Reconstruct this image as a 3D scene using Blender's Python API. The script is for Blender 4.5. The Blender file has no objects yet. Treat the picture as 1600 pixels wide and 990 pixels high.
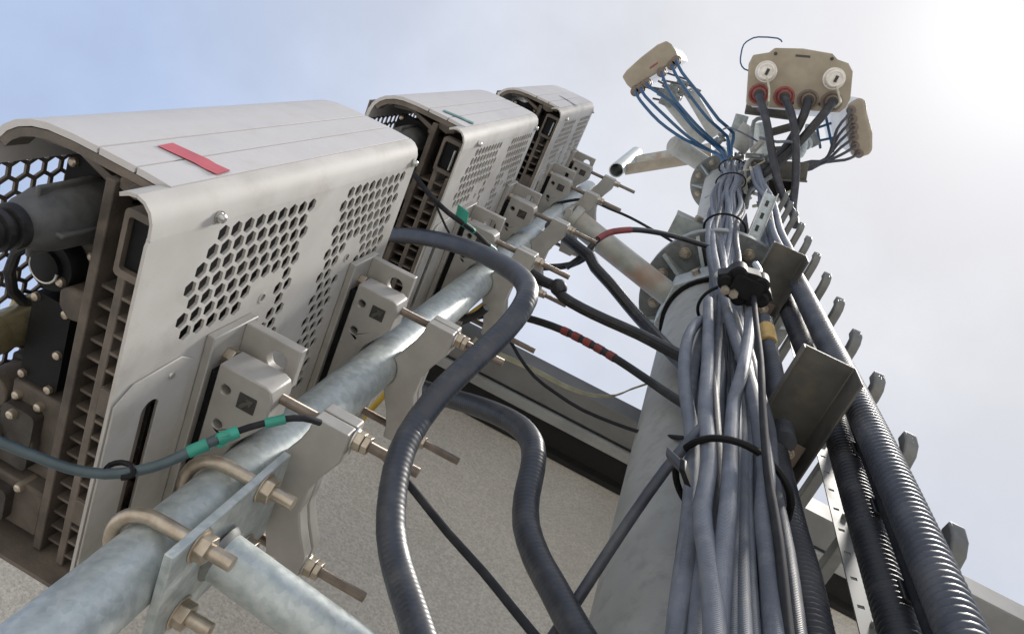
import bpy, bmesh, math, random
from mathutils import Vector, Matrix
from mathutils.geometry import tessellate_polygon
random.seed(7)
R = math.radians
scene = bpy.context.scene
col = scene.collection

# ------------------------------------------------------------------ camera
# world grid: X along the building wall, Y towards it, Z up; camera at the origin, tilted 22 degrees off the zenith
F = 1160.0
PPX, PPY = 800.0, 450.0
zen = Vector(((1134.4-PPX)/F, -(115.6-PPY)/F, -1.0)).normalized()
ax = (Vector((1,0,0)) - zen*zen.x).normalized()
ay = zen.cross(ax)
ca, sa = math.cos(R(23.0)), math.sin(R(23.0))
gx = ax*ca + ay*sa
gy = ay*ca - ax*sa
W = Matrix((gx, gy, zen))            # camera axes -> world axes
cam_d = bpy.data.cameras.new('camera'); cam = bpy.data.objects.new('camera', cam_d); col.objects.link(cam)
cam.matrix_world = W.to_4x4()
cam_d.sensor_width = 36.0; cam_d.lens = F/1600*36.0
cam_d.shift_y = -45.0/1600.0
cam_d.clip_start = 0.02; cam_d.clip_end = 3000
scene.camera = cam

# ------------------------------------------------------------------ sky, sun, exposure
SUN = Vector((0.30, -0.20, 1.0)).normalized()
elev = math.asin(SUN.z)
world = bpy.data.worlds.new('World'); scene.world = world; world.use_nodes = True
nt = world.node_tree; nt.nodes.clear()
def N(nt, t, **kw):
    n = nt.nodes.new(t)
    for k, v in kw.items():
        if k.startswith('i_'): n.inputs[k[2:].replace('_', ' ')].default_value = v
        else: setattr(n, k, v)
    return n
out = N(nt, 'ShaderNodeOutputWorld'); bg = N(nt, 'ShaderNodeBackground'); bg.inputs['Strength'].default_value = 0.10
sky = N(nt, 'ShaderNodeTexSky', sky_type='NISHITA', sun_disc=False)
sky.sun_elevation = elev; sky.sun_rotation = math.atan2(SUN.x, SUN.y)
sky.dust_density = 3.0; sky.air_density = 1.0
tc = N(nt, 'ShaderNodeTexCoord')
noi = N(nt, 'ShaderNodeTexNoise'); noi.inputs['Scale'].default_value = 3.4; noi.inputs['Detail'].default_value = 5; noi.inputs['Roughness'].default_value = 0.55
nt.links.new(tc.outputs['Generated'], noi.inputs['Vector'])
dot = N(nt, 'ShaderNodeVectorMath', operation='DOT_PRODUCT'); dot.inputs[1].default_value = SUN
nt.links.new(tc.outputs['Generated'], dot.inputs[0])
# thin cloud veil over the blue, thicker towards the hazy sun
veil = N(nt, 'ShaderNodeMapRange'); veil.inputs['From Min'].default_value = 0.35; veil.inputs['From Max'].default_value = 0.7
veil.inputs['To Min'].default_value = 0.90; veil.inputs['To Max'].default_value = 0.98
nt.links.new(noi.outputs['Fac'], veil.inputs['Value'])
cloud = N(nt, 'ShaderNodeMapRange'); cloud.inputs['From Min'].default_value = 0.45; cloud.inputs['From Max'].default_value = 1.0
cloud.inputs['To Min'].default_value = 6.3; cloud.inputs['To Max'].default_value = 6.6
nt.links.new(dot.outputs['Value'], cloud.inputs['Value'])
halo = N(nt, 'ShaderNodeMath', operation='POWER'); halo.inputs[1].default_value = 150.0
nt.links.new(dot.outputs['Value'], halo.inputs[0])
halo2 = N(nt, 'ShaderNodeMath', operation='MULTIPLY'); halo2.inputs[1].default_value = 2.2
nt.links.new(halo.outputs[0], halo2.inputs[0])
puff = N(nt, 'ShaderNodeMapRange'); puff.inputs['From Min'].default_value = .42; puff.inputs['From Max'].default_value = .68; puff.inputs['To Min'].default_value = .98; puff.inputs['To Max'].default_value = 1.10
nt.links.new(noi.outputs['Fac'], puff.inputs['Value'])
add = N(nt, 'ShaderNodeMath', operation='MULTIPLY_ADD')
nt.links.new(cloud.outputs[0], add.inputs[0]); nt.links.new(puff.outputs[0], add.inputs[1]); nt.links.new(halo2.outputs[0], add.inputs[2])
tint = N(nt, 'ShaderNodeVectorMath', operation='SCALE')
hue = N(nt, 'ShaderNodeMapRange', data_type='FLOAT_VECTOR'); hue.inputs[7].default_value = (.50,.50,.50); hue.inputs[8].default_value = (.93,.93,.93)
hue.inputs[9].default_value = (.72,.88,1.22); hue.inputs[10].default_value = (1.06,1.075,1.13)
nt.links.new(dot.outputs['Value'], hue.inputs[6]); nt.links.new(hue.outputs[1], tint.inputs[0])
nt.links.new(add.outputs[0], tint.inputs['Scale'])
mix = N(nt, 'ShaderNodeMix', data_type='RGBA')
nt.links.new(veil.outputs[0], mix.inputs[0]); nt.links.new(sky.outputs[0], mix.inputs[6]); nt.links.new(tint.outputs[0], mix.inputs[7])
nt.links.new(mix.outputs[2], bg.inputs['Color']); nt.links.new(bg.outputs[0], out.inputs[0])

sun_d = bpy.data.lights.new('sun', 'SUN'); sun_d.energy = 5.0; sun_d.angle = R(10); sun_d.color = (1.0, 0.95, 0.88)
sun = bpy.data.objects.new('sun', sun_d); col.objects.link(sun)
sun.rotation_euler = SUN.to_track_quat('Z', 'Y').to_euler()
scene.view_settings.view_transform = 'Standard'; scene.view_settings.look = 'None'
scene.view_settings.exposure = 0.14; scene.view_settings.gamma = 1.0; scene.view_settings.use_curve_mapping = False

# ------------------------------------------------------------------ measuring helpers (survey of the site from the camera station)
def ray(u, v): return W @ Vector(((u-PPX)/F, -(v-PPY)/F, -1.0))
def at(u, v, z):
    d = ray(u, v); return d*(z/d.z)
def atD(u, v, D):
    d = ray(u, v); return d*(D/math.hypot(d.x, d.y))

# ------------------------------------------------------------------ materials
MATS = {}
def mat(name, c1, c2=None, scale=30, rough=0.5, metal=0.0, bump=0.0, bscale=None, detail=4, lo=0.35, hi=0.65,
        dirt=None, dscale=8, damt=0.5, rvar=0.1, ribs=None, spec=0.5, transl=0.0, spangle=False, grain=None):
    m = bpy.data.materials.new(name); m.use_nodes = True; t = m.node_tree
    b = t.nodes['Principled BSDF']; L = t.links.new
    co = N(t, 'ShaderNodeTexCoord')
    info = N(t, 'ShaderNodeObjectInfo')
    off = N(t, 'ShaderNodeVectorMath', operation='ADD')
    sc = N(t, 'ShaderNodeVectorMath', operation='SCALE'); sc.inputs[0].default_value = (3.1, 5.7, 2.3)
    L(info.outputs['Random'], sc.inputs['Scale']); L(sc.outputs[0], off.inputs[1]); L(co.outputs['Object'], off.inputs[0])
    vec = off.outputs[0]
    n1 = N(t, 'ShaderNodeTexNoise'); n1.inputs['Scale'].default_value = scale; n1.inputs['Detail'].default_value = detail
    L(vec, n1.inputs['Vector'])
    fac = n1.outputs['Fac']
    if spangle:
        vo = N(t, 'ShaderNodeTexVoronoi'); vo.inputs['Scale'].default_value = scale*2.2; L(vec, vo.inputs['Vector'])
        sep = N(t, 'ShaderNodeSeparateColor'); L(vo.outputs['Color'], sep.inputs[0])
        mx = N(t, 'ShaderNodeMix', data_type='FLOAT'); mx.inputs[0].default_value = 0.22
        L(fac, mx.inputs[2]); L(sep.outputs[0], mx.inputs[3]); fac = mx.outputs[0]
    mr = N(t, 'ShaderNodeMapRange'); mr.inputs['From Min'].default_value = lo; mr.inputs['From Max'].default_value = hi
    L(fac, mr.inputs['Value'])
    c2 = c2 or tuple(x*0.8 for x in c1)
    mc = N(t, 'ShaderNodeMix', data_type='RGBA'); mc.inputs[6].default_value = (*c2, 1); mc.inputs[7].default_value = (*c1, 1)
    L(mr.outputs[0], mc.inputs[0]); colr = mc.outputs[2]
    if dirt:
        n2 = N(t, 'ShaderNodeTexNoise'); n2.inputs['Scale'].default_value = dscale; n2.inputs['Detail'].default_value = 8; n2.inputs['Roughness'].default_value = 0.65
        L(vec, n2.inputs['Vector'])
        r2 = N(t, 'ShaderNodeMapRange'); r2.inputs['From Min'].default_value = 0.5; r2.inputs['From Max'].default_value = 0.72; r2.inputs['To Max'].default_value = damt
        L(n2.outputs['Fac'], r2.inputs['Value'])
        md = N(t, 'ShaderNodeMix', data_type='RGBA'); md.inputs[7].default_value = (*dirt, 1)
        L(r2.outputs[0], md.inputs[0]); L(colr, md.inputs[6]); colr = md.outputs[2]
    L(colr, b.inputs['Base Color'])
    b.inputs['Metallic'].default_value = metal; b.inputs['Specular IOR Level'].default_value = spec
    rr = N(t, 'ShaderNodeMapRange'); rr.inputs['To Min'].default_value = max(0.05, rough-rvar); rr.inputs['To Max'].default_value = min(1, rough+rvar)
    L(n1.outputs['Fac'], rr.inputs['Value']); L(rr.outputs[0], b.inputs['Roughness'])
    if bump:
        n3 = N(t, 'ShaderNodeTexNoise'); n3.inputs['Scale'].default_value = bscale or scale*4; n3.inputs['Detail'].default_value = 3
        L(vec, n3.inputs['Vector'])
        bp = N(t, 'ShaderNodeBump'); bp.inputs['Strength'].default_value = bump; bp.inputs['Distance'].default_value = 0.004
        L(n3.outputs['Fac'], bp.inputs['Height']); L(bp.outputs[0], b.inputs['Normal'])
    if ribs:
        wv = N(t, 'ShaderNodeTexWave', wave_type='BANDS', bands_direction='Y'); wv.inputs['Scale'].default_value = ribs
        wv.inputs['Distortion'].default_value = 0.15
        L(co.outputs['UV'], wv.inputs['Vector'])
        bp = N(t, 'ShaderNodeBump'); bp.inputs['Strength'].default_value = 0.5; bp.inputs['Distance'].default_value = 0.0016
        L(wv.outputs['Fac'], bp.inputs['Height']); L(bp.outputs[0], b.inputs['Normal'])
    if transl:
        tr = N(t, 'ShaderNodeBsdfTranslucent'); L(colr, tr.inputs['Color'])
        ms = N(t, 'ShaderNodeMixShader'); ms.inputs[0].default_value = transl
        o = t.nodes['Material Output']; L(b.outputs[0], ms.inputs[1]); L(tr.outputs[0], ms.inputs[2]); L(ms.outputs[0], o.inputs[0])
    MATS[name] = m
    return m
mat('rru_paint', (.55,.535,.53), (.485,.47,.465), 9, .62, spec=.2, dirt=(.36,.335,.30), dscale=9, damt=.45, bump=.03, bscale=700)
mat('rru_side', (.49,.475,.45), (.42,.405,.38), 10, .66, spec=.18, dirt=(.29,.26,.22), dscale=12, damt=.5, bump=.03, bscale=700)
mat('cast_tan', (.168,.139,.112), (.095,.078,.064), 22, .6, dirt=(.07,.06,.05), dscale=14, damt=.8, bump=.15, bscale=300)
mat('cast_dark', (.06,.053,.047), (.03,.027,.024), 30, .65, spec=.3, dirt=(.12,.10,.08), dscale=16, damt=.5, bump=.15, bscale=300)
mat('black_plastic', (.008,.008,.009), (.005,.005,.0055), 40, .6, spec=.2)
mat('cast_shaded', (.115,.096,.08), (.06,.05,.042), 24, .65, dirt=(.19,.155,.12), dscale=18, damt=.5, bump=.2, bscale=260, spec=.3)  # darker copy of cast_tan; shade of the deep interior put into its colour
mat('plug_grey', (.085,.088,.09), (.055,.056,.058), 60, .62, bump=.15, bscale=500, dirt=(.16,.15,.13), damt=.4)
mat('brass_olive', (.42,.36,.21), (.28,.23,.13), 35, .35, metal=.7, dirt=(.14,.11,.07), dscale=20, damt=.6)
mat('galv', (.49,.53,.525), (.36,.405,.405), 70, .42, metal=.4, spangle=True, dirt=(.33,.345,.32), dscale=15, damt=.45, rvar=.15)
mat('galv_dark', (.22,.235,.235), (.145,.157,.157), 26, .5, metal=.35, spangle=True, dirt=(.25,.235,.20), dscale=9, damt=.5)
mat('galv_rusty', (.40,.40,.36), (.25,.26,.235), 14, .6, metal=.15, dirt=(.40,.20,.10), dscale=5, damt=.75)
mat('mast_grey', (.36,.363,.34), (.30,.303,.283), 12, .62, dirt=(.20,.205,.185), dscale=26, damt=.6, bump=.12, bscale=90)
mat('flange_green', (.34,.37,.355), (.22,.25,.24), 20, .55, metal=.2, dirt=(.18,.18,.155), dscale=16, damt=.6)
mat('bracket_alu', (.385,.372,.347), (.325,.313,.292), 25, .48, metal=.15, bump=.06, bscale=500, dirt=(.30,.27,.23), dscale=14, damt=.3)
mat('rod_steel', (.33,.275,.225), (.22,.18,.15), 60, .42, metal=.7, dirt=(.20,.13,.08), dscale=30, damt=.5, ribs=220)
mat('nut_steel', (.52,.46,.37), (.38,.32,.25), 70, .35, metal=.75, dirt=(.25,.18,.12), dscale=40, damt=.4)
mat('bolt_bright', (.6,.59,.55), (.45,.44,.41), 60, .3, metal=.8)
mat('cable_blue', (.165,.185,.225), (.12,.135,.165), 25, .58, ribs=120, spec=.35, dirt=(.30,.30,.29), dscale=30, damt=.35)
mat('cable_slate', (.12,.135,.165), (.085,.096,.12), 25, .58, ribs=120, spec=.35, dirt=(.24,.24,.24), dscale=34, damt=.4)
mat('cable_dim', (.07,.078,.095), (.045,.05,.062), 25, .55, ribs=120, spec=.35, dirt=(.2,.2,.2), dscale=30, damt=.35)
mat('cable_black', (.013,.0135,.015), (.008,.008,.009), 30, .5, dirt=(.09,.085,.08), dscale=24, damt=.4)
mat('cable_smooth', (.026,.027,.031), (.017,.018,.021), 30, .75, spec=.15, dirt=(.08,.075,.07), dscale=24, damt=.35)
mat('rung_steel', (.15,.155,.15), (.10,.104,.10), 30, .55, metal=.2, dirt=(.20,.18,.15), dscale=14, damt=.5)
mat('hose', (.062,.069,.085), (.042,.047,.059), 20, .48, spec=.4, dirt=(.15,.14,.13), dscale=20, damt=.35)
mat('hose_loop', (.036,.040,.050), (.024,.027,.034), 20, .40, dirt=(.11,.105,.10), dscale=26, damt=.4)
mat('hose_dark', (.03,.032,.039), (.02,.021,.026), 20, .5, spec=.4, dirt=(.12,.11,.10), dscale=20, damt=.35)
mat('jumper_blue', (.012,.075,.17), (.01,.05,.12), 20, .4)
mat('channel_dark', (.105,.10,.088), (.07,.067,.06), 18, .55, metal=.25, dirt=(.17,.14,.10), dscale=14, damt=.5, bump=.08, bscale=200)
mat('bracket_brown', (.20,.155,.125), (.14,.11,.09), 30, .55, metal=.3, dirt=(.09,.06,.045), dscale=30, damt=.6)
mat('stucco', (.72,.665,.57), (.55,.505,.43), 190, .9, bump=1.0, bscale=170, dirt=(.50,.46,.39), dscale=2.2, damt=.7, spec=.2)
mat('vent_black', (.010,.0095,.009), (.006,.006,.006), 300, .8, bump=.6, bscale=300)
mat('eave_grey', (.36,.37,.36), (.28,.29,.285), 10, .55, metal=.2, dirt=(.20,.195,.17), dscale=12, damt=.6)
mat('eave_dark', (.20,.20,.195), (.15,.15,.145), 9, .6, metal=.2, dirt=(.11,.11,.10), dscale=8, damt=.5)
mat('antenna_beige', (.31,.27,.205), (.255,.22,.165), 12, .55, dirt=(.25,.21,.16), dscale=14, damt=.4, bump=.05, bscale=300)
mat('radome', (.80,.81,.82), (.74,.75,.76), 8, .5, transl=.45)
mat('white_plastic', (.72,.69,.64), (.6,.57,.52), 30, .5, dirt=(.35,.30,.24), dscale=24, damt=.5)
mat('red_ring', (.28,.07,.06), (.18,.05,.045), 40, .55)
mat('red_tape', (.50,.10,.115), (.42,.075,.09), 40, .5)
mat('red_mark', (.23,.04,.034), (.15,.028,.025), 40, .5)
mat('green_tape', (.03,.29,.21), (.02,.20,.145), 40, .45)
mat('teal_tape', (.045,.20,.185), (.03,.13,.12), 60, .45)
mat('grey_tape', (.30,.29,.29), (.22,.21,.21), 40, .6)
mat('ground_cable', (.055,.085,.095), (.04,.06,.07), 30, .4)
mat('yellow_cable', (.50,.33,.03), (.38,.24,.02), 30, .45)
mat('tag_yellow', (.60,.40,.12), (.48,.30,.08), 90, .55)
mat('strap', (.46,.45,.34), (.33,.33,.24), 40, .55, dirt=(.25,.25,.20), dscale=30, damt=.4)
mat('ground', (.54,.53,.505), (.44,.43,.41), 3, .9, bump=.3, bscale=60, dirt=(.38,.37,.35), dscale=1.2, damt=.5)
mat('dark_text', (.05,.05,.05), None, 30, .6)
mat('hole_dark', (.05,.047,.043), (.035,.033,.03), 30, .8)  # shade inside holes put into the colour; some dark fittings share it

# ------------------------------------------------------------------ mesh helpers
def box(x0,x1,y0,y1,z0,z1):
    V = [(x0,y0,z0),(x1,y0,z0),(x1,y1,z0),(x0,y1,z0),(x0,y0,z1),(x1,y0,z1),(x1,y1,z1),(x0,y1,z1)]
    return V, [(0,3,2,1),(4,5,6,7),(0,1,5,4),(1,2,6,5),(2,3,7,6),(3,0,4,7)]
def area2(p): return sum(p[i][0]*p[(i+1)%len(p)][1]-p[(i+1)%len(p)][0]*p[i][1] for i in range(len(p)))
def prism(poly, c0, c1, holes=(), axis='z'):
    """polygon (a,b) with holes, extruded from c0 to c1 along an axis"""
    poly = list(poly)
    if area2(poly) < 0: poly.reverse()
    hs = []
    for h in holes:
        h = list(h)
        if area2(h) > 0: h.reverse()
        hs.append(h)
    loops = [poly]+hs
    pts = [p for l in loops for p in l]; n = len(pts)
    tri = tessellate_polygon([[Vector((p[0],p[1],0)) for p in l] for l in loops])
    def mp(a,b,c):
        return (a,b,c) if axis == 'z' else ((c,a,b) if axis == 'x' else (b,c,a))
    V = [mp(p[0],p[1],c0) for p in pts]+[mp(p[0],p[1],c1) for p in pts]
    Fs = []
    for t in tri:
        a = area2([pts[i] for i in t])
        t = t if a > 0 else t[::-1]
        Fs.append(tuple(i+n for i in t)); Fs.append(tuple(t[::-1]))
    k = 0
    for l in loops:
        m = len(l)
        for i in range(m):
            a, b = k+i, k+(i+1)%m
            Fs.append((a,b,b+n,a+n))
        k += m
    return V, Fs
def frame(d):
    d = d.normalized(); a = Vector((0,0,1)) if abs(d.z) < .9 else Vector((1,0,0))
    x = d.cross(a).normalized(); return x, d.cross(x).normalized()
def cyl(p0, p1, r0, r1=None, n=20, caps=(True,True), rot=0.0):
    p0, p1 = Vector(p0), Vector(p1); r1 = r0 if r1 is None else r1
    x, y = frame(p1-p0); V = []
    for p, r in ((p0,r0),(p1,r1)):
        for i in range(n):
            a = 2*math.pi*i/n+rot; V.append(tuple(p+x*(r*math.cos(a))+y*(r*math.sin(a))))
    Fs = [(i,(i+1)%n,n+(i+1)%n,n+i) for i in range(n)]
    if caps[0]: Fs.append(tuple(range(n))[::-1])
    if caps[1]: Fs.append(tuple(range(n,2*n)))
    return V, Fs
def pipe(p0, p1, r, t, n=28):
    """hollow tube with open ends"""
    p0, p1 = Vector(p0), Vector(p1); x, y = frame(p1-p0); V = []
    for p, rr in ((p0,r),(p1,r),(p1,r-t),(p0,r-t)):
        for i in range(n):
            a = 2*math.pi*i/n; V.append(tuple(p+x*(rr*math.cos(a))+y*(rr*math.sin(a))))
    Fs = []
    for k in range(4):
        for i in range(n):
            j = (i+1)%n; Fs.append((k*n+i, k*n+j, ((k+1)%4)*n+j, ((k+1)%4)*n+i))
    return V, Fs
def lathe(p, d, prof, n=20):
    """profile [(distance along d, radius)] turned about d through p"""
    p, d = Vector(p), Vector(d).normalized(); x, y = frame(d); V = []; Fs = []
    for s, r in prof:
        for i in range(n):
            a = 2*math.pi*i/n; V.append(tuple(p+d*s+x*(r*math.cos(a))+y*(r*math.sin(a))))
    for k in range(len(prof)-1):
        for i in range(n):
            j = (i+1)%n; Fs.append((k*n+i,k*n+j,(k+1)*n+j,(k+1)*n+i))
    Fs.append(tuple(range(n))[::-1]); m = (len(prof)-1)*n; Fs.append(tuple(range(m,m+n)))
    return V, Fs
def join(*parts):
    V, Fs = [], []
    for v, f in parts:
        k = len(V); V += list(v); Fs += [tuple(i+k for i in q) for q in f]
    return V, Fs
def spline(P, step):
    P = [Vector(p) for p in P]
    if len(P) == 2: P = [P[0], P[0].lerp(P[1],.5), P[1]]
    Q = [P[0]*2-P[1]]+P+[P[-1]*2-P[-2]]
    o = []
    for i in range(1, len(Q)-2):
        a,b,c,d = Q[i-1:i+3]; n = max(2, int((c-b).length/step))
        for k in range(n):
            t = k/n
            o.append(.5*((2*b)+(c-a)*t+(2*a-5*b+4*c-d)*t*t+(3*b-a-3*c+d)*t**3))
    o.append(P[-1]); return o
def tube(P, r, n=12, step=.02, pitch=None, amp=0.0, smooth=True):
    """swept tube through control points; returns V, F, UV (UV.y = metres along)"""
    pts = spline(P, step) if smooth else [Vector(p) for p in P]
    if pitch:                                     # resample evenly, four rings a corrugation
        L = [0.0]
        for i in range(1, len(pts)): L.append(L[-1]+(pts[i]-pts[i-1]).length)
        m = max(4, int(L[-1]/(pitch/4))); q = []; j = 0
        for k in range(m+1):
            s = L[-1]*k/m
            while j < len(L)-2 and L[j+1] < s: j += 1
            t = (s-L[j])/max(1e-9, L[j+1]-L[j]); q.append(pts[j].lerp(pts[j+1], min(1,max(0,t))))
        pts = q
    V, Fs, UV = [], [], []; d0 = (pts[1]-pts[0]).normalized(); x, _ = frame(d0); s = 0.0
    prof = (1.0, .55, -1.0, .55)
    for k, p in enumerate(pts):
        d = (pts[min(k+1,len(pts)-1)]-pts[max(k-1,0)]).normalized()
        x = (x-d*x.dot(d)).normalized(); y = d.cross(x)
        if k: s += (p-pts[k-1]).length
        rr = r[0]+(r[1]-r[0])*k/(len(pts)-1) if isinstance(r, tuple) else r
        if pitch: rr += amp*prof[k%4]
        for i in range(n):
            a = 2*math.pi*i/n; V.append(tuple(p+x*(rr*math.cos(a))+y*(rr*math.sin(a)))); UV.append((i/n*.1, s))
        if k:
            b = (k-1)*n
            for i in range(n):
                j = (i+1)%n; Fs.append((b+i,b+j,b+n+j,b+n+i))
    Fs.append(tuple(range(n))[::-1]); m = len(V)-n; Fs.append(tuple(range(m,m+n)))
    return V, Fs, UV
def rrect(a0,a1,b0,b1,r,n=5):
    o = []
    for cx,cy,s in ((a1-r,b1-r,0),(a0+r,b1-r,90),(a0+r,b0+r,180),(a1-r,b0+r,270)):
        for k in range(n+1):
            t = R(s+90*k/n); o.append((cx+r*math.cos(t), cy+r*math.sin(t)))
    return o
def circ(cx,cy,r,n=16,rot=0): return [(cx+r*math.cos(2*math.pi*i/n+rot), cy+r*math.sin(2*math.pi*i/n+rot)) for i in range(n)]
def mk(name, geo, m, parent=None, bevel=0, ang=35, org=None):
    V, Fs = geo[0], geo[1]
    if parent: o0 = Vector(parent['_o'])
    else:
        if org is None:
            xs = [v[0] for v in V]; ys = [v[1] for v in V]; zs = [v[2] for v in V]
            org = ((min(xs)+max(xs))/2, (min(ys)+max(ys))/2, min(zs))
        o0 = Vector(org)
    me = bpy.data.meshes.new(name)
    me.from_pydata([(v[0]-o0.x, v[1]-o0.y, v[2]-o0.z) for v in V], [], Fs)
    if len(geo) > 2:
        uvl = me.uv_layers.new(name='UVMap'); UV = geo[2]
        for lp in me.loops: uvl.data[lp.index].uv = UV[lp.vertex_index]
    me.materials.append(MATS[m])
    bm = bmesh.new(); bm.from_mesh(me); bmesh.ops.recalc_face_normals(bm, faces=bm.faces); bm.to_mesh(me); bm.free()
    me.polygons.foreach_set('use_smooth', [True]*len(me.polygons)); me.set_sharp_from_angle(angle=R(ang))
    o = bpy.data.objects.new(name, me); col.objects.link(o)
    o['_o'] = tuple(o0)
    if parent: o.parent = parent
    else: o.location = o0
    if bevel:
        b = o.modifiers.new('bevel', 'BEVEL'); b.width = bevel; b.segments = 2; b.limit_method = 'ANGLE'; b.angle_limit = R(40)
    return o
def empty(name, loc, label=None, cat=None, group=None):
    o = bpy.data.objects.new(name, None); col.objects.link(o); o.location = loc; o['_o'] = tuple(loc)
    o.empty_display_size = .05
    if label: tag(o, label, cat, group)
    return o
def tag(o, label, cat, group=None):
    o['label'] = label; o['category'] = cat
    if group: o['group'] = group
    return o
def struct(o): o['kind'] = 'structure'; return o
def copy_tree(o, parent=None):
    c = o.copy(); col.objects.link(c); c.parent = parent
    for ch in list(o.children): copy_tree(ch, c)
    return c

# ------------------------------------------------------------------ ground and building
GZ = -1.55
g = struct(mk('ground', ([(-1500,-1500,GZ),(1500,-1500,GZ),(1500,1500,GZ),(-1500,1500,GZ)], [(0,1,2,3)]), 'ground'))
bl = empty('building', (0.5,1.6,GZ), 'low building with rough beige stucco wall and grey metal eave behind the mast', 'building')
mk('wall', box(-1.0,5,1.0925,4.5,GZ,1.83), 'stucco', bl)
mk('soffit_vent', join(box(-1.05,5.15,1.000,1.18,1.831,1.845), box(-1.05,5.15,1.075,1.0905,1.80,1.832)), 'vent_black', bl)
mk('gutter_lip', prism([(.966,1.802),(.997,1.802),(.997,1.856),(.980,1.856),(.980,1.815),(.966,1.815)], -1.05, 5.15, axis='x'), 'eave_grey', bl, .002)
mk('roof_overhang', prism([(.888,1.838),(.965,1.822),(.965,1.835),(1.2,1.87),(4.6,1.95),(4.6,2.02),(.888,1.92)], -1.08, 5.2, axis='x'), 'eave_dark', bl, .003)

# ------------------------------------------------------------------ radio units
B1, B2, B3, H = .575, 1.411, 2.313, .557
def make_unit():
    z0 = B1
    root = empty('radio_unit', (-.5,.53,z0))
    # front cover in three curved panels with seams between them
    outer = [(-.408,.2815),(-.43,.2800),(-.447,.2795),(-.49,.279),(-.52,.279),(-.548,.2808),(-.568,.2855),(-.585,.2935),(-.598,.304),(-.607,.317),(-.612,.333),(-.6135,.350)]
    def strip(p, t):
        inn = []
        for i, q in enumerate(p):
            a = p[max(i-1,0)]; b = p[min(i+1,len(p)-1)]; dx, dy = b[0]-a[0], b[1]-a[1]; l = math.hypot(dx,dy)
            inn.append((q[0]+dy/l*t, q[1]-dx/l*t))
        return p+inn[::-1]
    def lerp_end(p, i, g):  # shift an end point along x by g
        q = list(p); q[i] = (q[i][0]+g, q[i][1]); return q
    segs = [lerp_end(outer[0:3],-1,.0012), lerp_end(lerp_end(outer[2:4],0,-.0012),-1,.0012), lerp_end(outer[3:],0,-.0012)]
    covers = []
    for s in segs:
        covers.append(mk('cover_panel', prism(strip(s, .007), z0, z0+H), 'rru_paint', root, .0003))
    # seam backing just behind the gaps
    mk('cover_liner', prism(strip([(-.415,.2892),(-.447,.2872),(-.49,.2866),(-.52,.2866),(-.546,.2884)], .003), z0+.0292, z0+H-.004), 'cast_dark', root)
    # perforated right side panel
    X = -.385
    p, q = .0219, .019
    def hexh(y, z, r): return [(y+r*math.cos(R(60*k)), z+r*math.sin(R(60*k))) for k in range(6)]
    holes = []
    for r in range(20):
        y = .334+q*r
        st1 = {0:.067,1:.056,2:.045,3:.034}.get(r, .045 if r%2 == 0 else .034)
        en1 = .243 if r%2 == 0 else .232
        st2 = .347-(.011 if r%2 else 0); en2 = .526 if r%2 == 0 else .515
        for st, en, cz in ((st1,en1,.187),(st2,en2,.408)):
            z = st
            while z <= en+.001:
                ok = True
                if math.hypot(y-.451, z-cz) < .033: ok = False
                if y > .452 and cz < .3 and z < .20: ok = False
                if y > .474 and cz > .3 and z > .395: ok = False
                if y > .69: ok = False
                if y > .60 and cz < .3: ok = False
                if ok: holes.append(hexh(y, z0+z, .0098))
                z += p
    slot = rrect(.512,.70,z0-.004,z0+.030,.0165)
    flat = rrect(.318,.775,z0-.045,z0+.562,.006,3)
    # the fold into the front is a rounded strip
    arc = [(-.4072,.2822),(-.398,.2850),(-.3905,.2920),(-.3862,.3020),(-.385,.3185)]
    inn = [(-.3885,.3185),(-.3892,.3035),(-.393,.2945),(-.3995,.288),(-.4072,.2857)]
    rim = [(-.425,.2880),(-.416,.2835),(-.4075,.2822),(-.4075,.2857),(-.415,.287),(-.424,.2915)]
    side = mk('side_panel', join(prism(flat, X-.0035, X, holes+[slot], 'x'), prism(arc+inn, z0-.043, z0+.560), prism(rim, z0-.043, z0-.002)), 'rru_side', root)
    # smooth plate with carrying slot
    mk('handle_plate', prism([(.478,z0+.048),(.490,z0+.070),(.77,z0+.070),(.77,z0-.043),(.50,z0-.043),(.482,z0-.020)], X+.0004, X+.003, [rrect(.519,.695,z0+.001,z0+.026,.012)], 'x'), 'rru_side', root, .001)
    for (y, z) in ((.312,.051),(.313,.548)):
        s = mk('screw', lathe((X,y,z0+z), (1,0,0), [(0,.0072),(.0015,.0072),(.0016,.0052),(.006,.0048),(.0075,.003)], 16), 'bolt_bright', root)
    for (y, z) in ((.451,.187),(.452,.408)):
        mk('screw', lathe((X,y,z0+z), (1,0,0), [(0,.0075),(.001,.0075),(.0011,.0055),(-.001,.0050),(-.001,.0015)], 16), 'rru_side', root)
    mk('rivet', lathe((X+.003,.497,z0+.036), (1,0,0), [(0,.0045),(.002,.004),(.003,.002)], 12), 'bolt_bright', root)
    # perforated left side panel
    X2 = -.6135; lh = []
    for r in range(24):
        y = .327+q*r; z = .018+(.011 if r%2 else 0)
        while z < .535:
            if y < .755: lh.append(hexh(y, z0+z, .0100))
            z += p
    mk('left_side_panel', prism([(.3155,z0+.001),(.775,z0+.001),(.775,z0+H),(.3155,z0+H)], X2-.0015, X2+.0015, lh, 'x'), 'cast_tan', root)
    # heatsink: ribs and fins
    for x0, x1, zz in ((-.4365,-.4265,-.008),(-.4715,-.4605,-.006)):
        mk('rib', box(x0,x1,.30 if x0 < -.45 else .385,.772,z0+zz,z0+.545), 'cast_shaded' if x0 < -.45 else 'cast_tan', root, .0015)
    mk('panel_lip', box(-.4005,-.3890,.385,.772,z0-.030,z0+.018), 'cast_tan', root, .0015)
    f1 = f2 = None
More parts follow.
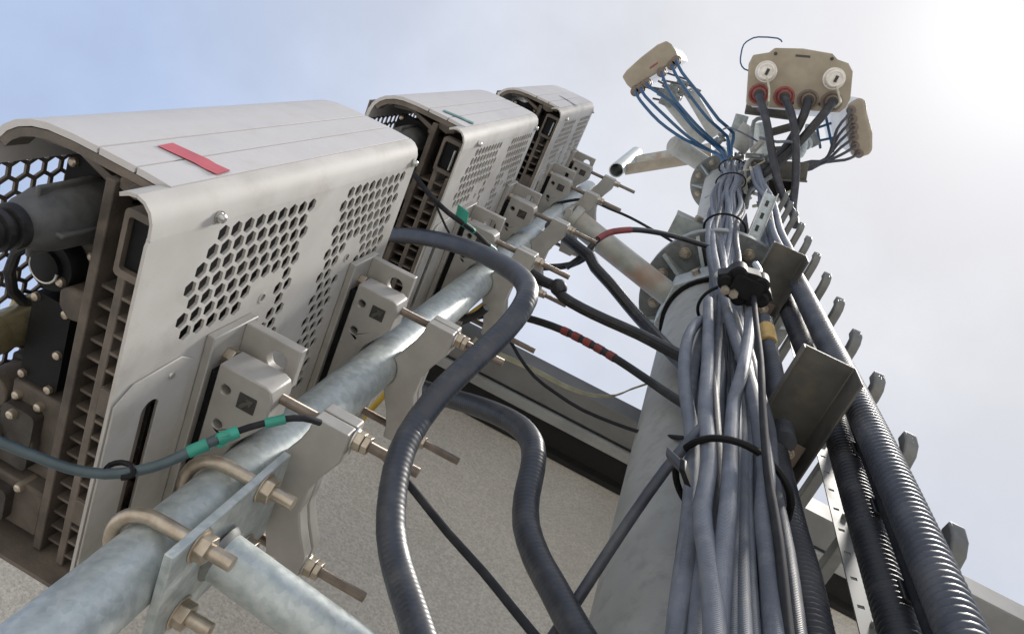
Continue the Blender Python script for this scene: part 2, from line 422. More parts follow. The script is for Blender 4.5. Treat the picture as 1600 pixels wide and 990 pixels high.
    for k in range(17):
        y = .408+.0215*k
        if f1 is None:
            f1 = mk('fin', box(-.4264,-.4090,y,y+.0035,z0-.008,z0+.54), 'cast_tan', root)
            f2 = mk('fin', box(-.4604,-.4366,y+.006,y+.0095,z0+.004,z0+.54), 'cast_tan', root)
        else:
            for f, dy in ((f1,y-.408),(f2,y-.408)):
                c = f.copy(); col.objects.link(c); c.parent = root; c.location = (0,dy,0)
    mk('fin_dark_fill', box(-.460,-.4085,.31,.772,z0+.055,z0+.545), 'hole_dark', root)  # added dark box standing in for the shade seen through the holes
    for y in (.5165,.668): mk('fin_block', box(-.4263,-.4007,y,y+.033,z0-.010,z0+.05), 'cast_tan', root, .001)
    # black vent in the corner
    mk('vent_frame', prism(rrect(-.4365,-.3925,.312,.384,.006), z0-.016, z0+.004, [rrect(-.431,-.399,.320,.376,.004)]), 'cast_tan', root, .001)
    mk('vent_insert', box(-.4305,-.3995,.3205,.3755,z0-.010,z0+.054), 'black_plastic', root, .001)
    mk('vent_latch', box(-.4065,-.4030,.330,.372,z0-.020,z0-.0105), 'galv', root, .001)
    mk('corner_rib', prism([(-.4605,.296),(-.424,.296),(-.424,.304),(-.440,.311),(-.4605,.306)], z0-.002, z0+.12), 'cast_shaded', root, .002)
    lip = [(-.413,.2900),(-.447,.2875),(-.49,.2870),(-.52,.2870),(-.546,.2888),(-.565,.2930),(-.581,.300),(-.593,.3095),(-.601,.3205)]
    mk('cover_lip', prism(strip(lip, .009), z0+.001, z0+.028), 'cast_tan', root, .002)
    mk('cross_rib', prism([(-.4605,.318),(-.4605,.331),(-.53,.305),(-.57,.312),(-.57,.304),(-.53,.2975)], z0+.02, z0+.10), 'cast_tan', root, .002)
    # chassis and the connectors that hang from it
    mk('chassis', prism([(-.556,.335),(-.472,.335),(-.472,.765),(-.605,.765),(-.605,.60),(-.556,.60)], z0+.062, z0+.53), 'cast_dark', root, .003)
    mk('base_casting', prism(rrect(-.560,-.4730,.402,.472,.02), z0+.040, z0+.0615), 'cast_shaded', root, .003)
    mk('base_casting', box(-.556,-.474,.59,.70,z0+.018,z0+.0615), 'cast_shaded', root, .003)
    mk('base_casting', box(-.60,-.474,.7005,.765,z0+.0,z0+.0615), 'cast_shaded', root, .003)
    mk('base_tongue', prism([(-.515,.452),(-.505,.444),(-.473,.440),(-.473,.475),(-.500,.480),(-.513,.470)], z0+.012, z0+.0395), 'cast_shaded', root, .004)
    mk('base_boss', cyl((-.585,.625,z0+.02),(-.585,.625,z0+.0615),.022), 'cast_shaded', root, .002)
    mk('base_boss', cyl((-.53,.655,z0+.005),(-.53,.655,z0+.018),.024), 'cast_shaded', root, .002)
    for k in range(6):
        a = k*1.05
        mk('boss_rib', prism([(-.556+.0,.475+.02*k),(-.49,.4755+.02*k),(-.49,.479+.02*k),(-.556,.4785+.02*k)], z0+.05, z0+.063), 'cast_tan', root)
    pl = mk('power_plug', lathe((-.522,.368,z0+.064), (0,0,-1), [(0,.040),(.012,.040),(.014,.034),(.075,.032),(.098,.026),(.104,.022),(.112,.020)], 28), 'plug_grey', root, 0)
    mk('plug_ridge', join(box(-.560,-.486,.3655,.3705,z0-.028,z0+.048), box(-.5245,-.5195,.330,.406,z0-.028,z0+.048)), 'plug_grey', pl, .002)
    mk('cable_gland', lathe((-.522,.368,z0-.046), (0,0,-1), [(0,.022),(.010,.022),(.011,.017),(.016,.017),(.017,.021),(.023,.021),(.024,.016),(.029,.016),(.030,.020),(.036,.020),(.037,.0145),(.060,.0135)], 24), 'cable_black', pl)
    mk('plug_flange', prism(rrect(-.566,-.480,.322,.412,.012), z0+.050, z0+.061), 'black_plastic', root, .002)
    for (x, y) in ((-.557,.331),(-.489,.331),(-.557,.404),(-.489,.404)):
        mk('screw', lathe((x,y,z0+.050), (0,0,-1), [(0,.0055),(.004,.005),(.0055,.003)], 12), 'nut_steel', root)
    cp = mk('round_cap', lathe((-.538,.437,z0+.040), (0,0,-1), [(0,.031),(.014,.031),(.020,.028),(.021,.018),(.027,.018),(.029,.015)], 28), 'black_plastic', root)
    mk('cap_ring', tube([(-.538+.017*math.cos(t*.42),.437+.017*math.sin(t*.42),z0+.013) for t in range(9)], .0016, 8, .004), 'bolt_bright', cp)
    mk('black_cover', prism(rrect(-.553,-.503,.474,.586,.006), z0+.022, z0+.050), 'black_plastic', root, .003)
    for (x, y) in ((-.548,.480),(-.508,.482),(-.548,.580),(-.509,.535),(-.512,.583)):
        mk('screw', lathe((x,y,z0+.022), (0,0,-1), [(0,.005),(.004,.0046),(.005,.003)], 12), 'nut_steel', root)
    mk('antenna_port', lathe((-.580,.540,z0+.060), (0,0,-1), [(0,.030),(.008,.030),(.009,.023),(.05,.022),(.052,.024),(.078,.024),(.080,.019)], 28), 'brass_olive', root)
    mk('antenna_port', lathe((-.560,.660,z0+.030), (0,0,-1), [(0,.024),(.008,.024),(.009,.018),(.03,.018),(.032,.014)], 28), 'cast_dark', root)
    mk('port_lid', join(prism(rrect(-.552,-.508,.612,.690,.008), z0+.004, z0+.018), prism(rrect(-.592,-.512,.712,.758,.008), z0-.012, z0)), 'cast_dark', root, .003)
    for (x, y, z) in ((-.520,.447,.020),(-.502,.412,.036),(-.545,.606,.016),(-.515,.606,.016),(-.505,.705,-.002),(-.56,.695,-.002),(-.535,.62,.002)):
        mk('screw', lathe((x,y,z0+z), (0,0,-1), [(-.02,.006),(0,.006),(.004,.005),(.0055,.003)], 12), 'nut_steel', root)
    mk('inner_cable', tube([(-.565,.42,z0+.06),(-.590,.45,z0+.03),(-.592,.50,z0+.035),(-.575,.53,z0+.06)], .006, 10), 'cable_black', root)
    mk('back_plate', box(-.612,-.389,.7755,.7815,z0-.03,z0+.55), 'cast_tan', root)
    return root
u1 = make_unit()
u2 = copy_tree(u1); u3 = copy_tree(u1)
UG = 'perforated radio units stacked on the vertical pipe'
for u, b, lab in ((u1,B1,'big light grey perforated radio unit with red tape strip on its smooth cover'),
                  (u2,B2,'light grey perforated radio unit with teal tape strip, middle one of the stack'),
                  (u3,B3,'topmost light grey perforated radio unit with thin grey taped mark on its cover')):
    u.location.z = b; tag(u, lab, 'radio unit', UG)
def tape(u, x0, x1, z0, z1, m, b, name='tape_strip', w=.004):
    """thin strip laid across the front cover from (x0,z0) to (x1,z1)"""
    n = 8; V = []; Fs = []
    d = Vector((x1-x0, z1-z0)).normalized(); nx, nz = -d.y*w, d.x*w
    for i in range(n+1):
        t = i/n; x = x0+(x1-x0)*t; z = z0+(z1-z0)*t; y = .2780-abs(x+.45)*.0+(.0012 if x > -.43 else 0)
        for s in (-1,1): V.append((x+s*nx, y, b+z+s*nz))
    Fs = [(2*i,2*i+2,2*i+3,2*i+1) for i in range(n)]
    k = len(V); V += [(v[0],v[1]+.0006,v[2]) for v in V]; Fs += [tuple(j+k for j in f[::-1]) for f in Fs]
    t = mk(name, (V,Fs), m, None); t.parent = u; wl = Vector(t['_o']); t.location = wl-Vector(u['_o'] if u is u1 else (-.5,.53,b)); return t
def front(u, v): d = ray(u, v); return d*(.2785/d.y)
a, b_ = front(258,226), front(350,268); tape(u1, a.x, b_.x, a.z-B1, b_.z-B1, 'red_tape', B1, 'red_tape', .0125)
a, b_ = front(693,173), front(740,192); tape(u2, a.x, b_.x, a.z-B2, b_.z-B2, 'teal_tape', B2, 'teal_tape', .010)
a, b_ = front(875,150), front(902,165); tape(u3, a.x, b_.x, a.z-B3, b_.z-B3, 'grey_tape', B3, 'grey_tape', .006)

# ------------------------------------------------------------------ mounting pipe
PX0, PY0, PR = -.288, .608, .0345
mp = tag(mk('mounting_pipe', pipe((PX0,PY0,-.75),(PX0,PY0,2.97),PR,.004,40), 'galv'), 'long galvanised steel pipe carrying the three radio units', 'pipe')

# ------------------------------------------------------------------ clamp brackets
def hexnut(p, d, r, h): return cyl(p, Vector(p)+Vector(d)*h, r, r, 6, rot=.2)
def make_bracket():
    zc = .684; root = empty('pipe_bracket', (-.33,.608,zc))
    # shoe bolted to the radio unit
    mk('shoe_wall', box(-.3845,-.3735,.466,.755,zc-.022,zc+.062), 'bracket_alu', root, .0015)
    arch = [(-.3735,.4665),(-.296,.4665),(-.296,.500),(-.302,.514)]+[(-.372+.055*math.cos(t)*.98, .545-.033*math.sin(t)) for t in [R(x) for x in (60,80,100,120)]]+[(-.3735,.53)]
    arch = [(-.3735,.4665),(-.296,.4665),(-.296,.520),(-.345,.523),(-.362,.530),(-.3735,.548)]
    mk('shoe_top', prism(arch, zc+.036, zc+.050, [circ(-.323,.494,.0135,20)]), 'bracket_alu', root, .0015)
    mk('shoe_end', box(-.3735,-.296,.735,.754,zc+.036,zc+.050), 'bracket_alu', root, .0015)
    mk('dark_gap_fill', box(-.3734,-.3605,.512,.735,zc-.012,zc+.060), 'black_plastic', root, .001)  # added black box standing in for the shade between wall and block
    for y in (.502,.722):
        s = mk('bolt', hexnut((-.3735,y,zc+.012), (1,0,0), .0115, .012), 'nut_steel', root, .001)
        mk('bolt_shank', cyl((-.372,y,zc+.012),(-.338,y,zc+.012),.006,n=12), 'nut_steel', s)
    # block on the unit side of the pipe
    blk = [(-.360,.492),(-.300,.491),(-.291,.495),(-.287,.505),(-.287,.540),(-.318,.583)]
    blk += [(PX0-PR*1.02*math.cos(R(t)), PY0-PR*1.02*math.sin(R(t))) for t in (24,8,-8,-24)]
    blk += [(-.318,.633),(-.287,.676),(-.287,.711),(-.291,.721),(-.300,.725),(-.360,.724)]
    k = mk('clamp_block', prism(blk, zc-.022, zc+.020, [circ(-.345,.520,.0062,16), circ(-.343,.568,.0062,16)]), 'bracket_alu', root, .003)
    mk('square_recess', prism(rrect(-.327,-.304,.512,.533,.001), zc-.0228, zc-.0222), 'hole_dark', k)
    mk('recess_mark', prism([(-.324,.529),(-.320,.531),(-.313,.522),(-.311,.526),(-.307,.515),(-.318,.516),(-.315,.519),(-.321,.524)], zc-.0242, zc-.0229), 'channel_dark', k)
    for q_ in ((-.345,.520),(-.343,.568)): mk('hole_bottom', cyl((*q_,zc-.008),(*q_,zc-.004),.0066,n=16), 'hole_dark', k)
    # jaw on the outer side: two laminated saddle plates
    r2 = PR*1.02
    arcj = [(PX0+r2*math.cos(R(t)), PY0+r2*math.sin(R(t))) for t in (-52,-35,-18,0,18,35,52)]
    jaw = [(-.236,.497),(-.192,.497),(-.190,.503),(-.190,.535),(-.205,.565),(-.214,.590),(-.214,.626),(-.205,.651),(-.190,.681),(-.190,.713),(-.192,.719),(-.236,.719),(-.238,.700),(-.246,.676)]+arcj[::-1]+[(-.246,.540),(-.238,.516)]
    mk('jaw_plate', prism(jaw, zc-.019, zc+.000), 'bracket_alu', root, .002)
    mk('jaw_plate', prism(jaw, zc+.0025, zc+.020), 'bracket_alu', root, .002)
    for y in (.510,.706):
        V, Fs, UV = tube([(-.290,y,zc),(-.107,y,zc)], .0062, 12, .02, smooth=True)
        rd = mk('threaded_rod', (V,Fs,UV), 'rod_steel', root)
        mk('nut', hexnut((-.1895,y,zc), (1,0,0), .0125, .011), 'nut_steel', rd, .001)
        mk('nut', hexnut((-.178,y,zc), (1,0,0), .0118, .008), 'nut_steel', rd, .001)
        mk('washer', cyl((-.1898,y,zc),(-.1878,y,zc),.0142,n=20), 'bolt_bright', rd)
    return root
br = make_bracket()
ZR = [.684,1.024,1.545,1.905,2.402,2.80]
BL = ['grey aluminium clamp bracket low on the pipe by the red-taped radio unit, beside the U-bolts',
      'grey clamp bracket at the upper half of the red-taped radio unit',
      'grey clamp bracket at the lower half of the middle radio unit, with green wire',
      'grey clamp bracket at the upper half of the middle radio unit with the teal tape',
      'grey clamp bracket at the lower half of the topmost radio unit',
      'grey clamp bracket at the upper end of the pipe, holding the topmost radio unit']
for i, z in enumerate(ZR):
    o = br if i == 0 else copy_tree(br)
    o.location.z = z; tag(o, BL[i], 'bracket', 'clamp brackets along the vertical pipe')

# lower support: saddle plate, two U-bolts and a pipe arm to the mast
arm = empty('support_arm', (-.05,.63,.50), 'short galvanised support arm with welded plate and two copper-coloured U-bolts round the pipe', 'support arm')
mk('saddle_plate', box(-.2525,-.2425,.548,.668,.462,.655), 'galv', arm, .0015)
mk('arm_tube', cyl((-.2425,.612,.548),(.185,.668,.548),.026,n=28), 'galv', arm)
mk('weld_bead', lathe((-.2425,.612,.548),(1,.13,0),[(0,.031),(.004,.029),(.007,.026)],24), 'galv_dark', arm)
for z in (.502,.607):
    rr = PR+.010
    pth = [(-.205,PY0-rr,z),(-.25,PY0-rr,z)]+[(PX0-rr*math.sin(R(t)), PY0-rr*math.cos(R(t)), z) for t in range(0,181,20)]+[(-.25,PY0+rr,z),(-.205,PY0+rr,z)]
    ub = mk('u_bolt', tube(pth, .0075, 14, .012), 'nut_steel', arm)
    for s in (-1,1):
        mk('nut', join(hexnut((-.2425,PY0+s*rr,z),(1,0,0),.0145,.013), cyl((-.2425,PY0+s*rr,z),(-.2405,PY0+s*rr,z),.0175,n=20)), 'nut_steel', ub, .001)

# ------------------------------------------------------------------ mast
MX, MY, MR = .32, .70, .154
ms = empty('mast', (MX,MY,GZ), 'tall grey-green steel mast with bolted flanges rising past the eave', 'mast')
mk('lower_tube', cyl((MX,MY,GZ),(MX,MY,2.40),MR,MR,64), 'mast_grey', ms)
mk('neck', lathe((MX,MY,2.40),(0,0,1),[(0,.150),(.06,.150),(.16,.146)],56), 'flange_green', ms)
zf = 2.56
def flange(z, R_, name, tube_r, nb, gh, gl, m='flange_green', up=False):
    f = mk(name, lathe((MX,MY,z),(0,0,1),[(0,R_),(.028,R_)],56), 'galv_dark', ms, .002)
    mk('flange_ring', lathe((MX,MY,z+.031),(0,0,1),[(0,R_-.002),(.026,R_-.002)],56), m, f, .002)
    for k in range(nb):
        a = 2*math.pi*(k+.5)/nb+.35; c, s = math.cos(a), math.sin(a); rb = (tube_r+R_)/2+.004
        p = (MX+c*rb, MY+s*rb, z)
        mk('bolt', join(cyl((p[0],p[1],z-.005),p,.021,n=20), cyl((p[0],p[1],z-.020),(p[0],p[1],z-.005),.0155,n=6,rot=a), cyl((p[0],p[1],z-.030),(p[0],p[1],z-.020),.009,n=12)), 'nut_steel', f, .001)
        a = 2*math.pi*k/nb+.35; c, s = math.cos(a), math.sin(a); t = .006
        V = []
        for sg in (-1,1):
            for rr, zz in ((tube_r-.003,z-.001),(R_-.012,z-.001),(R_-.012,z-.018),(tube_r+.012,z-gh),(tube_r-.003,z-gh)):
                V.append((MX+c*rr-s*t*sg, MY+s*rr+c*t*sg, zz))
        n = 5; Fs = [tuple(range(n)), tuple(range(2*n-1,n-1,-1))]+[(i,i+n,(i+1)%n+n,(i+1)%n) for i in range(n)]
        mk('gusset', (V,Fs), m, f)
    return f
flange(zf, .262, 'lower_flange', .146, 12, .10, .1)
mk('upper_tube', cyl((MX,MY,zf+.05),(MX,MY,5.60),.122,.118,48), 'mast_grey', ms)
flange(5.58, .215, 'top_flange', .118, 8, .16, .1)
mk('top_tube', cyl((MX,MY,5.63),(MX,MY,7.5),.10,.10,40), 'mast_grey', ms)
# clamp collar with faceted band
oct_ = [(MX+.186*math.cos(R(45*k+22)), MY+.186*math.sin(R(45*k+22))) for k in range(8)]
mk('collar', prism(oct_, 2.30, 2.415, [circ(MX,MY,.157,40)]), 'galv', ms, .003)
mk('collar_gap_ring', prism(circ(MX,MY,.168,40), 2.285, 2.2995, [circ(MX,MY,.1555,40)]), 'black_plastic', ms)  # black ring stands in for the dark gap under the collar
for k in range(8):
    a = R(45*k+45); mk('collar_bolt', hexnut((MX+.170*math.cos(a), MY+.170*math.sin(a), 2.355), (math.cos(a),math.sin(a),0), .014, .016), 'nut_steel', ms, .001)
# step bracket above the lower flange
c = at(1088,352,3.35)
mk('step_bracket', join(box(c.x-.10,c.x+.14,c.y-.005,c.y+.09,3.34,3.35), box(c.x-.10,c.x+.14,c.y-.012,c.y-.004,3.34,3.44)), 'flange_green', ms, .002)
mk('step_bolt', hexnut((c.x+.0,c.y-.012,3.40),(0,-1,0),.02,.02), 'nut_steel', ms)

# rusty support arm from the pipe to the collar
sa_ = empty('support_arm', (-.02,.63,2.36), 'rust-stained support arm running from the upper pipe to the mast collar', 'support arm')
mk('arm_tube', cyl((-.235,.592,2.36),(.165,.685,2.36),.040,n=36), 'galv_rusty', sa_)
mk('end_collar', lathe((-.246,.5895,2.36),(.4,.093,0),[(0,.048),(.028,.048)],36), 'galv_rusty', sa_, .003)
mk('half_sleeve', prism([(.0448*math.cos(R(t))-.05, .0448*math.sin(R(t))) for t in range(-150,-29,15)]+[(.0415*math.cos(R(t))-.05, .0415*math.sin(R(t))) for t in range(-30,-151,-15)], 0, .13), 'galv_dark', None)
hs = bpy.data.objects['half_sleeve']; hs.parent = sa_; hs.location = (0.005,.012,0)
hs.rotation_euler = (0, R(90), math.atan2(.093,.4))
mk('pipe_saddle', prism([(-.262,.560),(-.246,.552),(-.236,.57),(-.236,.62),(-.246,.660),(-.262,.655)], 2.315, 2.40), 'bracket_alu', sa_, .003)
# upper stand-off: open stub pipe on two beams
so = empty('antenna_standoff', tuple(at(985,256,6.6)), 'open-ended stub pipe on two beams reaching out from the mast head', 'frame')
q0 = at(963,266,6.4); mk('stub_pipe', pipe(q0, (q0.x,q0.y,7.9), .064, .008, 32), 'galv', so)
e1 = Vector((MX-.08,MY-.02,6.6)); mk('beam', cyl((q0.x+.05,q0.y,6.62), at(1112,243,6.62), .048, n=24), 'antenna_beige', so)
mk('beam', cyl((q0.x+.05,q0.y,7.35), at(1112,231,7.35), .048, n=24), 'galv_rusty', so)
st = empty('standoff_tube', tuple(at(1050,225,5.9)), 'thick grey capped tube jutting from the mast head below the blue jumpers', 'tube')
mk('tube_body', lathe(at(1050,224,5.9), at(1108,262,6.05)-at(1050,224,5.9), [(-.02,.02),(-.015,.045),(0,.066),(.03,.070),((at(1108,262,6.05)-at(1050,224,5.9)).length,.070)], 32), 'mast_grey', st)

# ------------------------------------------------------------------ cable ladder beside the mast
LX, HY, LZ0, LST = .508, .376, .885, .255
ld = empty('cable_ladder', (LX,.58,GZ), 'galvanised cable ladder with slotted rail and hooked rungs beside the mast', 'cable ladder')
rl_holes = []
for k in range(76):
    z = -.4+k*.06
    rl_holes.append([(z,.468),(z+.007,.468),(z+.011,.479),(z+.004,.479)])
mk('rail', prism([(GZ,.462),(4.3,.462),(4.3,.495),(GZ,.495)], .5385, .5405, rl_holes, 'y'), 'rung_steel', ld)
mk('rail', box(.4925,.495,.5407,.566,GZ,4.3), 'galv', ld)
mk('rail', join(box(LX-.016,LX-.0135,.715,.745,GZ,4.3), box(LX-.016,LX+.01,.7445,.7465,GZ,4.3)), 'galv_dark', ld)
def rung_geo(z):
    # flat bar bent up into a hook at its free end
    prof = [(.75,0),(HY+.035,0),(HY+.015,.006),(HY+.002,.022),(HY-.003,.048)]
    V = []; Fs = []; w, h = .011, .025
    for i, (y, dz) in enumerate(prof):
        a = prof[max(i-1,0)]; b = prof[min(i+1,len(prof)-1)]; dy, dd = b[0]-a[0], b[1]-a[1]; l = math.hypot(dy,dd); ny, nz = dd/l, -dy/l
        hh = h if i < 3 else h*.8
        for sx, sn in ((-w,0),(w,0),(w,1),(-w,1)): V.append((LX+sx, y+ny*hh*sn, z+dz+nz*hh*sn))
        if i:
            k = (i-1)*4
            for j in range(4): Fs.append((k+j,k+(j+1)%4,k+4+(j+1)%4,k+4+j))
    Fs += [(3,2,1,0), tuple(range(len(V)-4,len(V)))]
    return V, Fs
r0 = mk('rung', rung_geo(LZ0), 'rung_steel', ld, .003)
for n in list(range(-4,0))+list(range(1,12)):
    c = r0.copy(); col.objects.link(c); c.parent = ld; c.location = (0,0,n*LST)
for n in range(-1,5):
    mk('rung_bolt', hexnut((.486,.5385,LZ0+n*LST+.013),(0,-1,0),.006,.006), 'bolt_bright', ld)

# corrugated hoses and cables clipped to the ladder
def vpath(X, pts): return [Vector(p) for p in pts]
def hose(name, pts, r, m, label, cat='hose', pitch=.0115, amp=.0009, n=20, group=None):
    return tag(mk(name, tube(pts, r, n, .03, pitch, amp), m), label, cat, group)
hose('corrugated_hose', [(.455,.387,-1.5),(.455,.387,.3),(.453,.389,.9),(.447,.395,1.3),(.438,.404,1.65),(.425,.410,2.0),(.420,.412,2.12)], .0245, 'hose', 'thick corrugated dark hose along the hooked rung ends of the cable ladder')
hose('corrugated_hose', [(.450,.463,-1.5),(.450,.461,.9),(.450,.462,1.35),(.444,.476,1.75),(.430,.480,2.05),(.428,.48,2.14)], .0235, 'hose_dark', 'corrugated black hose running up over the slotted rail of the cable ladder', pitch=.0105, amp=.0013)
tc_ = empty('thin_cable', (.45,.418,GZ), 'thin smooth dark cable clipped between the two corrugated hoses on the ladder', 'cable')
mk('cable_run', tube([(.452,.420,-1.5),(.452,.419,.9),(.450,.420,1.5),(.436,.432,2.0),(.425,.438,2.5)], .0105, 12, .05), 'cable_smooth', tc_)
for z in (.80,.98,1.15): mk('cable_clip', box(.440,.466,.4275,.4335,z,z+.035), 'cable_black', tc_, .002)
for z in (.72,.87,1.05): mk('cable_clip', box(.440,.466,.4035,.4085,z,z+.035), 'cable_black', tc_, .002)
hose('corrugated_hose', [atD(1330,1250,.60),atD(1290,1090,.60),atD(1268,990,.60),atD(1252,900,.605),atD(1236,840,.61),atD(1222,775,.615),atD(1212,730,.62),atD(1205,680,.62),atD(1200,620,.625)], .0235, 'hose_dark', 'black corrugated hose ending under the big dark channel, with a tie at its top', pitch=.0100, amp=.0014)
lh_ = empty('tagged_hose', tuple(atD(1228,690,.60)), 'grey ribbed hose with a yellow paper tag at its upper end', 'hose')
mk('hose_run', tube([atD(1226,690,.60),atD(1217,630,.60),atD(1208,575,.605),atD(1200,535,.61),atD(1195,500,.615)], .0185, 18, .02, .009, .0009), 'hose', lh_)
mk('yellow_tag', tube([atD(1201,538,.606),atD(1199,525,.606),atD(1197,514,.607)], .0205, 18, .01), 'tag_yellow', lh_)
for i, (y0, y1, x) in enumerate(((.39,.40,.415),(.412,.425,.408),(.436,.45,.412),(.46,.475,.406),(.485,.50,.412),(.40,.41,.392))):
    tag(mk('feeder_cable', tube([(.424+(i%3)*.006,(.405 if i%3 != 1 else .418) if i in (0,1,5) else .472+(i%3)*.008,2.09),(x+.004,y0+.002,2.22),(x,y0,2.4),(x-.005,y0+.004,2.7),(x,y0-.005,3.3),(x-.01,.395+i*.006,4.0),(x-.03,.37+i*.006,4.35)], .0115, 12, .05), 'cable_blue'),
        'grey feeder cable in the small bundle behind the upper dark channel', 'cable', 'grey feeders hanging beside the cable ladder')

# dark steel channels across the hoses, fixed to the mast
def channel(z, lab, y1=.60):
    c = empty('mounting_channel', (.36,.45,z), lab, 'channel', 'dark steel channels standing off the mast')
    prof = [(.311,z),(.405,z),(.405,z-.072),(.401,z-.072),(.401,z-.004),(.315,z-.004),(.315,z-.018),(.311,z-.018)]
    mk('channel_body', prism([(b,a) for a,b in prof], .333, y1, axis='y'), 'channel_dark', c, .0015)
    L = mk('angle_bracket', join(box(.336,.392,.480,.522,z-.050,z-.046), box(.336,.340,.480,.522,z-.047,z-.0045)), 'bracket_brown', c, .001)
    mk('bolt', join(hexnut((.370,.502,z-.050),(0,0,-1),.0095,.010), cyl((.370,.502,z-.052),(.370,.502,z-.050),.013,n=18), cyl((.370,.502,z-.066),(.370,.502,z-.060),.006,n=12)), 'nut_steel', L, .001)
    mk('bolt', hexnut((.318,.560,z-.004),(0,0,-1),.010,.010), 'nut_steel', c, .001)
    return c
channel(1.245, 'big dark steel channel crossing in front of the corrugated hoses')
channel(2.06, 'smaller looking dark channel crossing above the black cable clamp')
# wide dark plate between mast and ladder (backing of the feeder clamps)
bp_ = empty('backing_plate', (.36,.60,1.4), 'long dark steel backing plate between the cable bundle and the ladder', 'plate')
mk('plate_body', box(.372,.376,.522,.588,1.30,3.6), 'channel_dark', bp_, .001)
for z in (1.5,2.2,2.9): mk('bolt', hexnut((.372,.555,z),(-1,0,0),.010,.009), 'nut_steel', bp_)
# shiny slotted strut
su = empty('slotted_strut', tuple(at(1185,345,3.0)), 'short shiny slotted steel strut beside the upper cable bundle', 'strut')
p0, p1 = at(1168,392,2.75), at(1204,304,2.95)
d = (p1-p0); x_, y_ = frame(d); L_ = d.length
def plank(p, d, w, h, side, up):
    d = Vector(d); s = Vector(side).normalized()*w; u = Vector(up).normalized()*h; p = Vector(p); V = []
    for q in (p, p+d):
        for a_, b2 in ((-1,-1),(1,-1),(1,1),(-1,1)): V.append(tuple(q+s*a_+u*b2))
    return V, [(3,2,1,0),(4,5,6,7),(0,1,5,4),(1,2,6,5),(2,3,7,6),(3,0,4,7)]
sd = d.cross(Vector((0,0,1))).normalized(); upv = sd.cross(d).normalized()
mk('strut_web', plank(p0, d, .022, .0015, sd, upv), 'galv', su)
for s in (-1,1): mk('strut_flange', plank(p0+sd*.0225*s+upv*-.012, d, .0015, .012, sd, upv), 'bolt_bright', su)
for k in range(4): mk('slot', plank(p0+d*(.12+.22*k)-upv*.0022, d*.10, .006, .0005, sd, upv), 'hole_dark', su)

# ------------------------------------------------------------------ cable bundle down the mast
def bundle_center(z):
    k = [(-1.5,.275,.470),(.3,.262,.480),(.8,.258,.485),(1.4,.255,.487),(2.0,.248,.492),(2.6,.248,.492),(3.4,.255,.490),(4.4,.285,.478),(5.2,.300,.480),(5.8,.31,.50)]
    for a, b in zip(k, k[1:]):
        if z <= b[0]:
            t = max(0,(z-a[0])/(b[0]-a[0])); t = t*t*(3-2*t); return Vector((a[1]+(b[1]-a[1])*t, a[2]+(b[2]-a[2])*t, z))
    return Vector((k[-1][1],k[-1][2],z))
def bundle_half(z):
    k = [(-1.5,.09),(.5,.078),(.75,.070),(.93,.062),(1.1,.070),(1.4,.068),(1.7,.045),(1.95,.038),(2.2,.050),(2.6,.062),(2.85,.060),(3.2,.078),(3.6,.072),(4.2,.060),(4.6,.068),(5.2,.075),(5.8,.08)]
    for a, b in zip(k, k[1:]):
        if z <= b[0]:
            t = max(0,(z-a[0])/(b[0]-a[0])); return a[1]+(b[1]-a[1])*t
    return k[-1][1]
TD = Vector((.90,-.44,0)).normalized(); ND = Vector((-.44,-.90,0)).normalized()   # across the bundle / towards the camera
GB = 'grey feeder cables bundled down the mast'
lanes = []
for i in range(12): lanes.append((-1+2*i/11, .75, i))          # front layer
for i in range(10): lanes.append((-.95+1.9*i/9, -.1, i+20))    # middle layer
for i in range(8): lanes.append((-.9+1.8*i/7, -.9, i+40))      # back layer
for lane, dep, sd_ in lanes:
    rnd = random.Random(sd_*13+5); pts = []
    z = -1.5; ph1, ph2 = rnd.uniform(0,6.3), rnd.uniform(0,6.3); f1_ = rnd.uniform(2.2,3.6); jit = 0
    rr = rnd.choice((.0092,.0098,.0106))
    while z < 5.75:
        h = bundle_half(z)-.012
        amp = .012 if z < 2 else .014
        off = lane*h*(1-.06*abs(math.sin(z*3+ph2)))+amp*math.sin(f1_*z*1.6+ph1)*.65
        off = max(-h-.004, min(h+.004, off))
        dp = dep*.024*(1 if h > .05 else 1.5)+.006*math.sin(f1_*z*1.1+ph2)
        pts.append(bundle_center(z)+TD*off+ND*dp)
        z += .16 if z > .2 else .45
    rb = rnd.choice(('cable_blue','cable_blue','cable_slate','cable_dim'))
    tag(mk('feeder_cable', tube(pts, rr, 12, .05), rb), 'blue-grey ribbed feeder cable in the thick bundle down the mast', 'cable', GB)
# a few cables that leave the bundle and loop
def cable(name, px, r, m, label, cat='cable', n=10, step=.03, group=None):
    """px: list of (u, v, height)"""
    return tag(mk(name, tube([at(*p) for p in px], r, n, step), m), label, cat, group)
def cableD(name, px, r, m, label, cat='cable', n=12, step=.03, group=None):
    return tag(mk(name, tube([atD(*p) for p in px], r, n, step), m), label, cat, group)
cableD('looped_cable', [(1108,500,.520),(1092,502,.505),(1076,525,.50),(1069,570,.50),(1072,620,.505),(1080,670,.51),(1082,740,.52),(1075,830,.53),(1064,920,.53),(1055,1010,.53),(1035,1250,.53)], .0112, 'cable_blue', 'grey cable arching out to the left of the bundle below the mast collar')
cableD('crossing_cable', [(1128,450,.500),(1140,500,.490),(1160,560,.488),(1178,620,.488),(1190,690,.487),(1197,745,.487),(1194,800,.488),(1205,900,.495),(1215,1000,.495),(1240,1250,.495)], .0115, 'cable_slate', 'ribbed grey cable slanting across the front of the bundle from left to right')
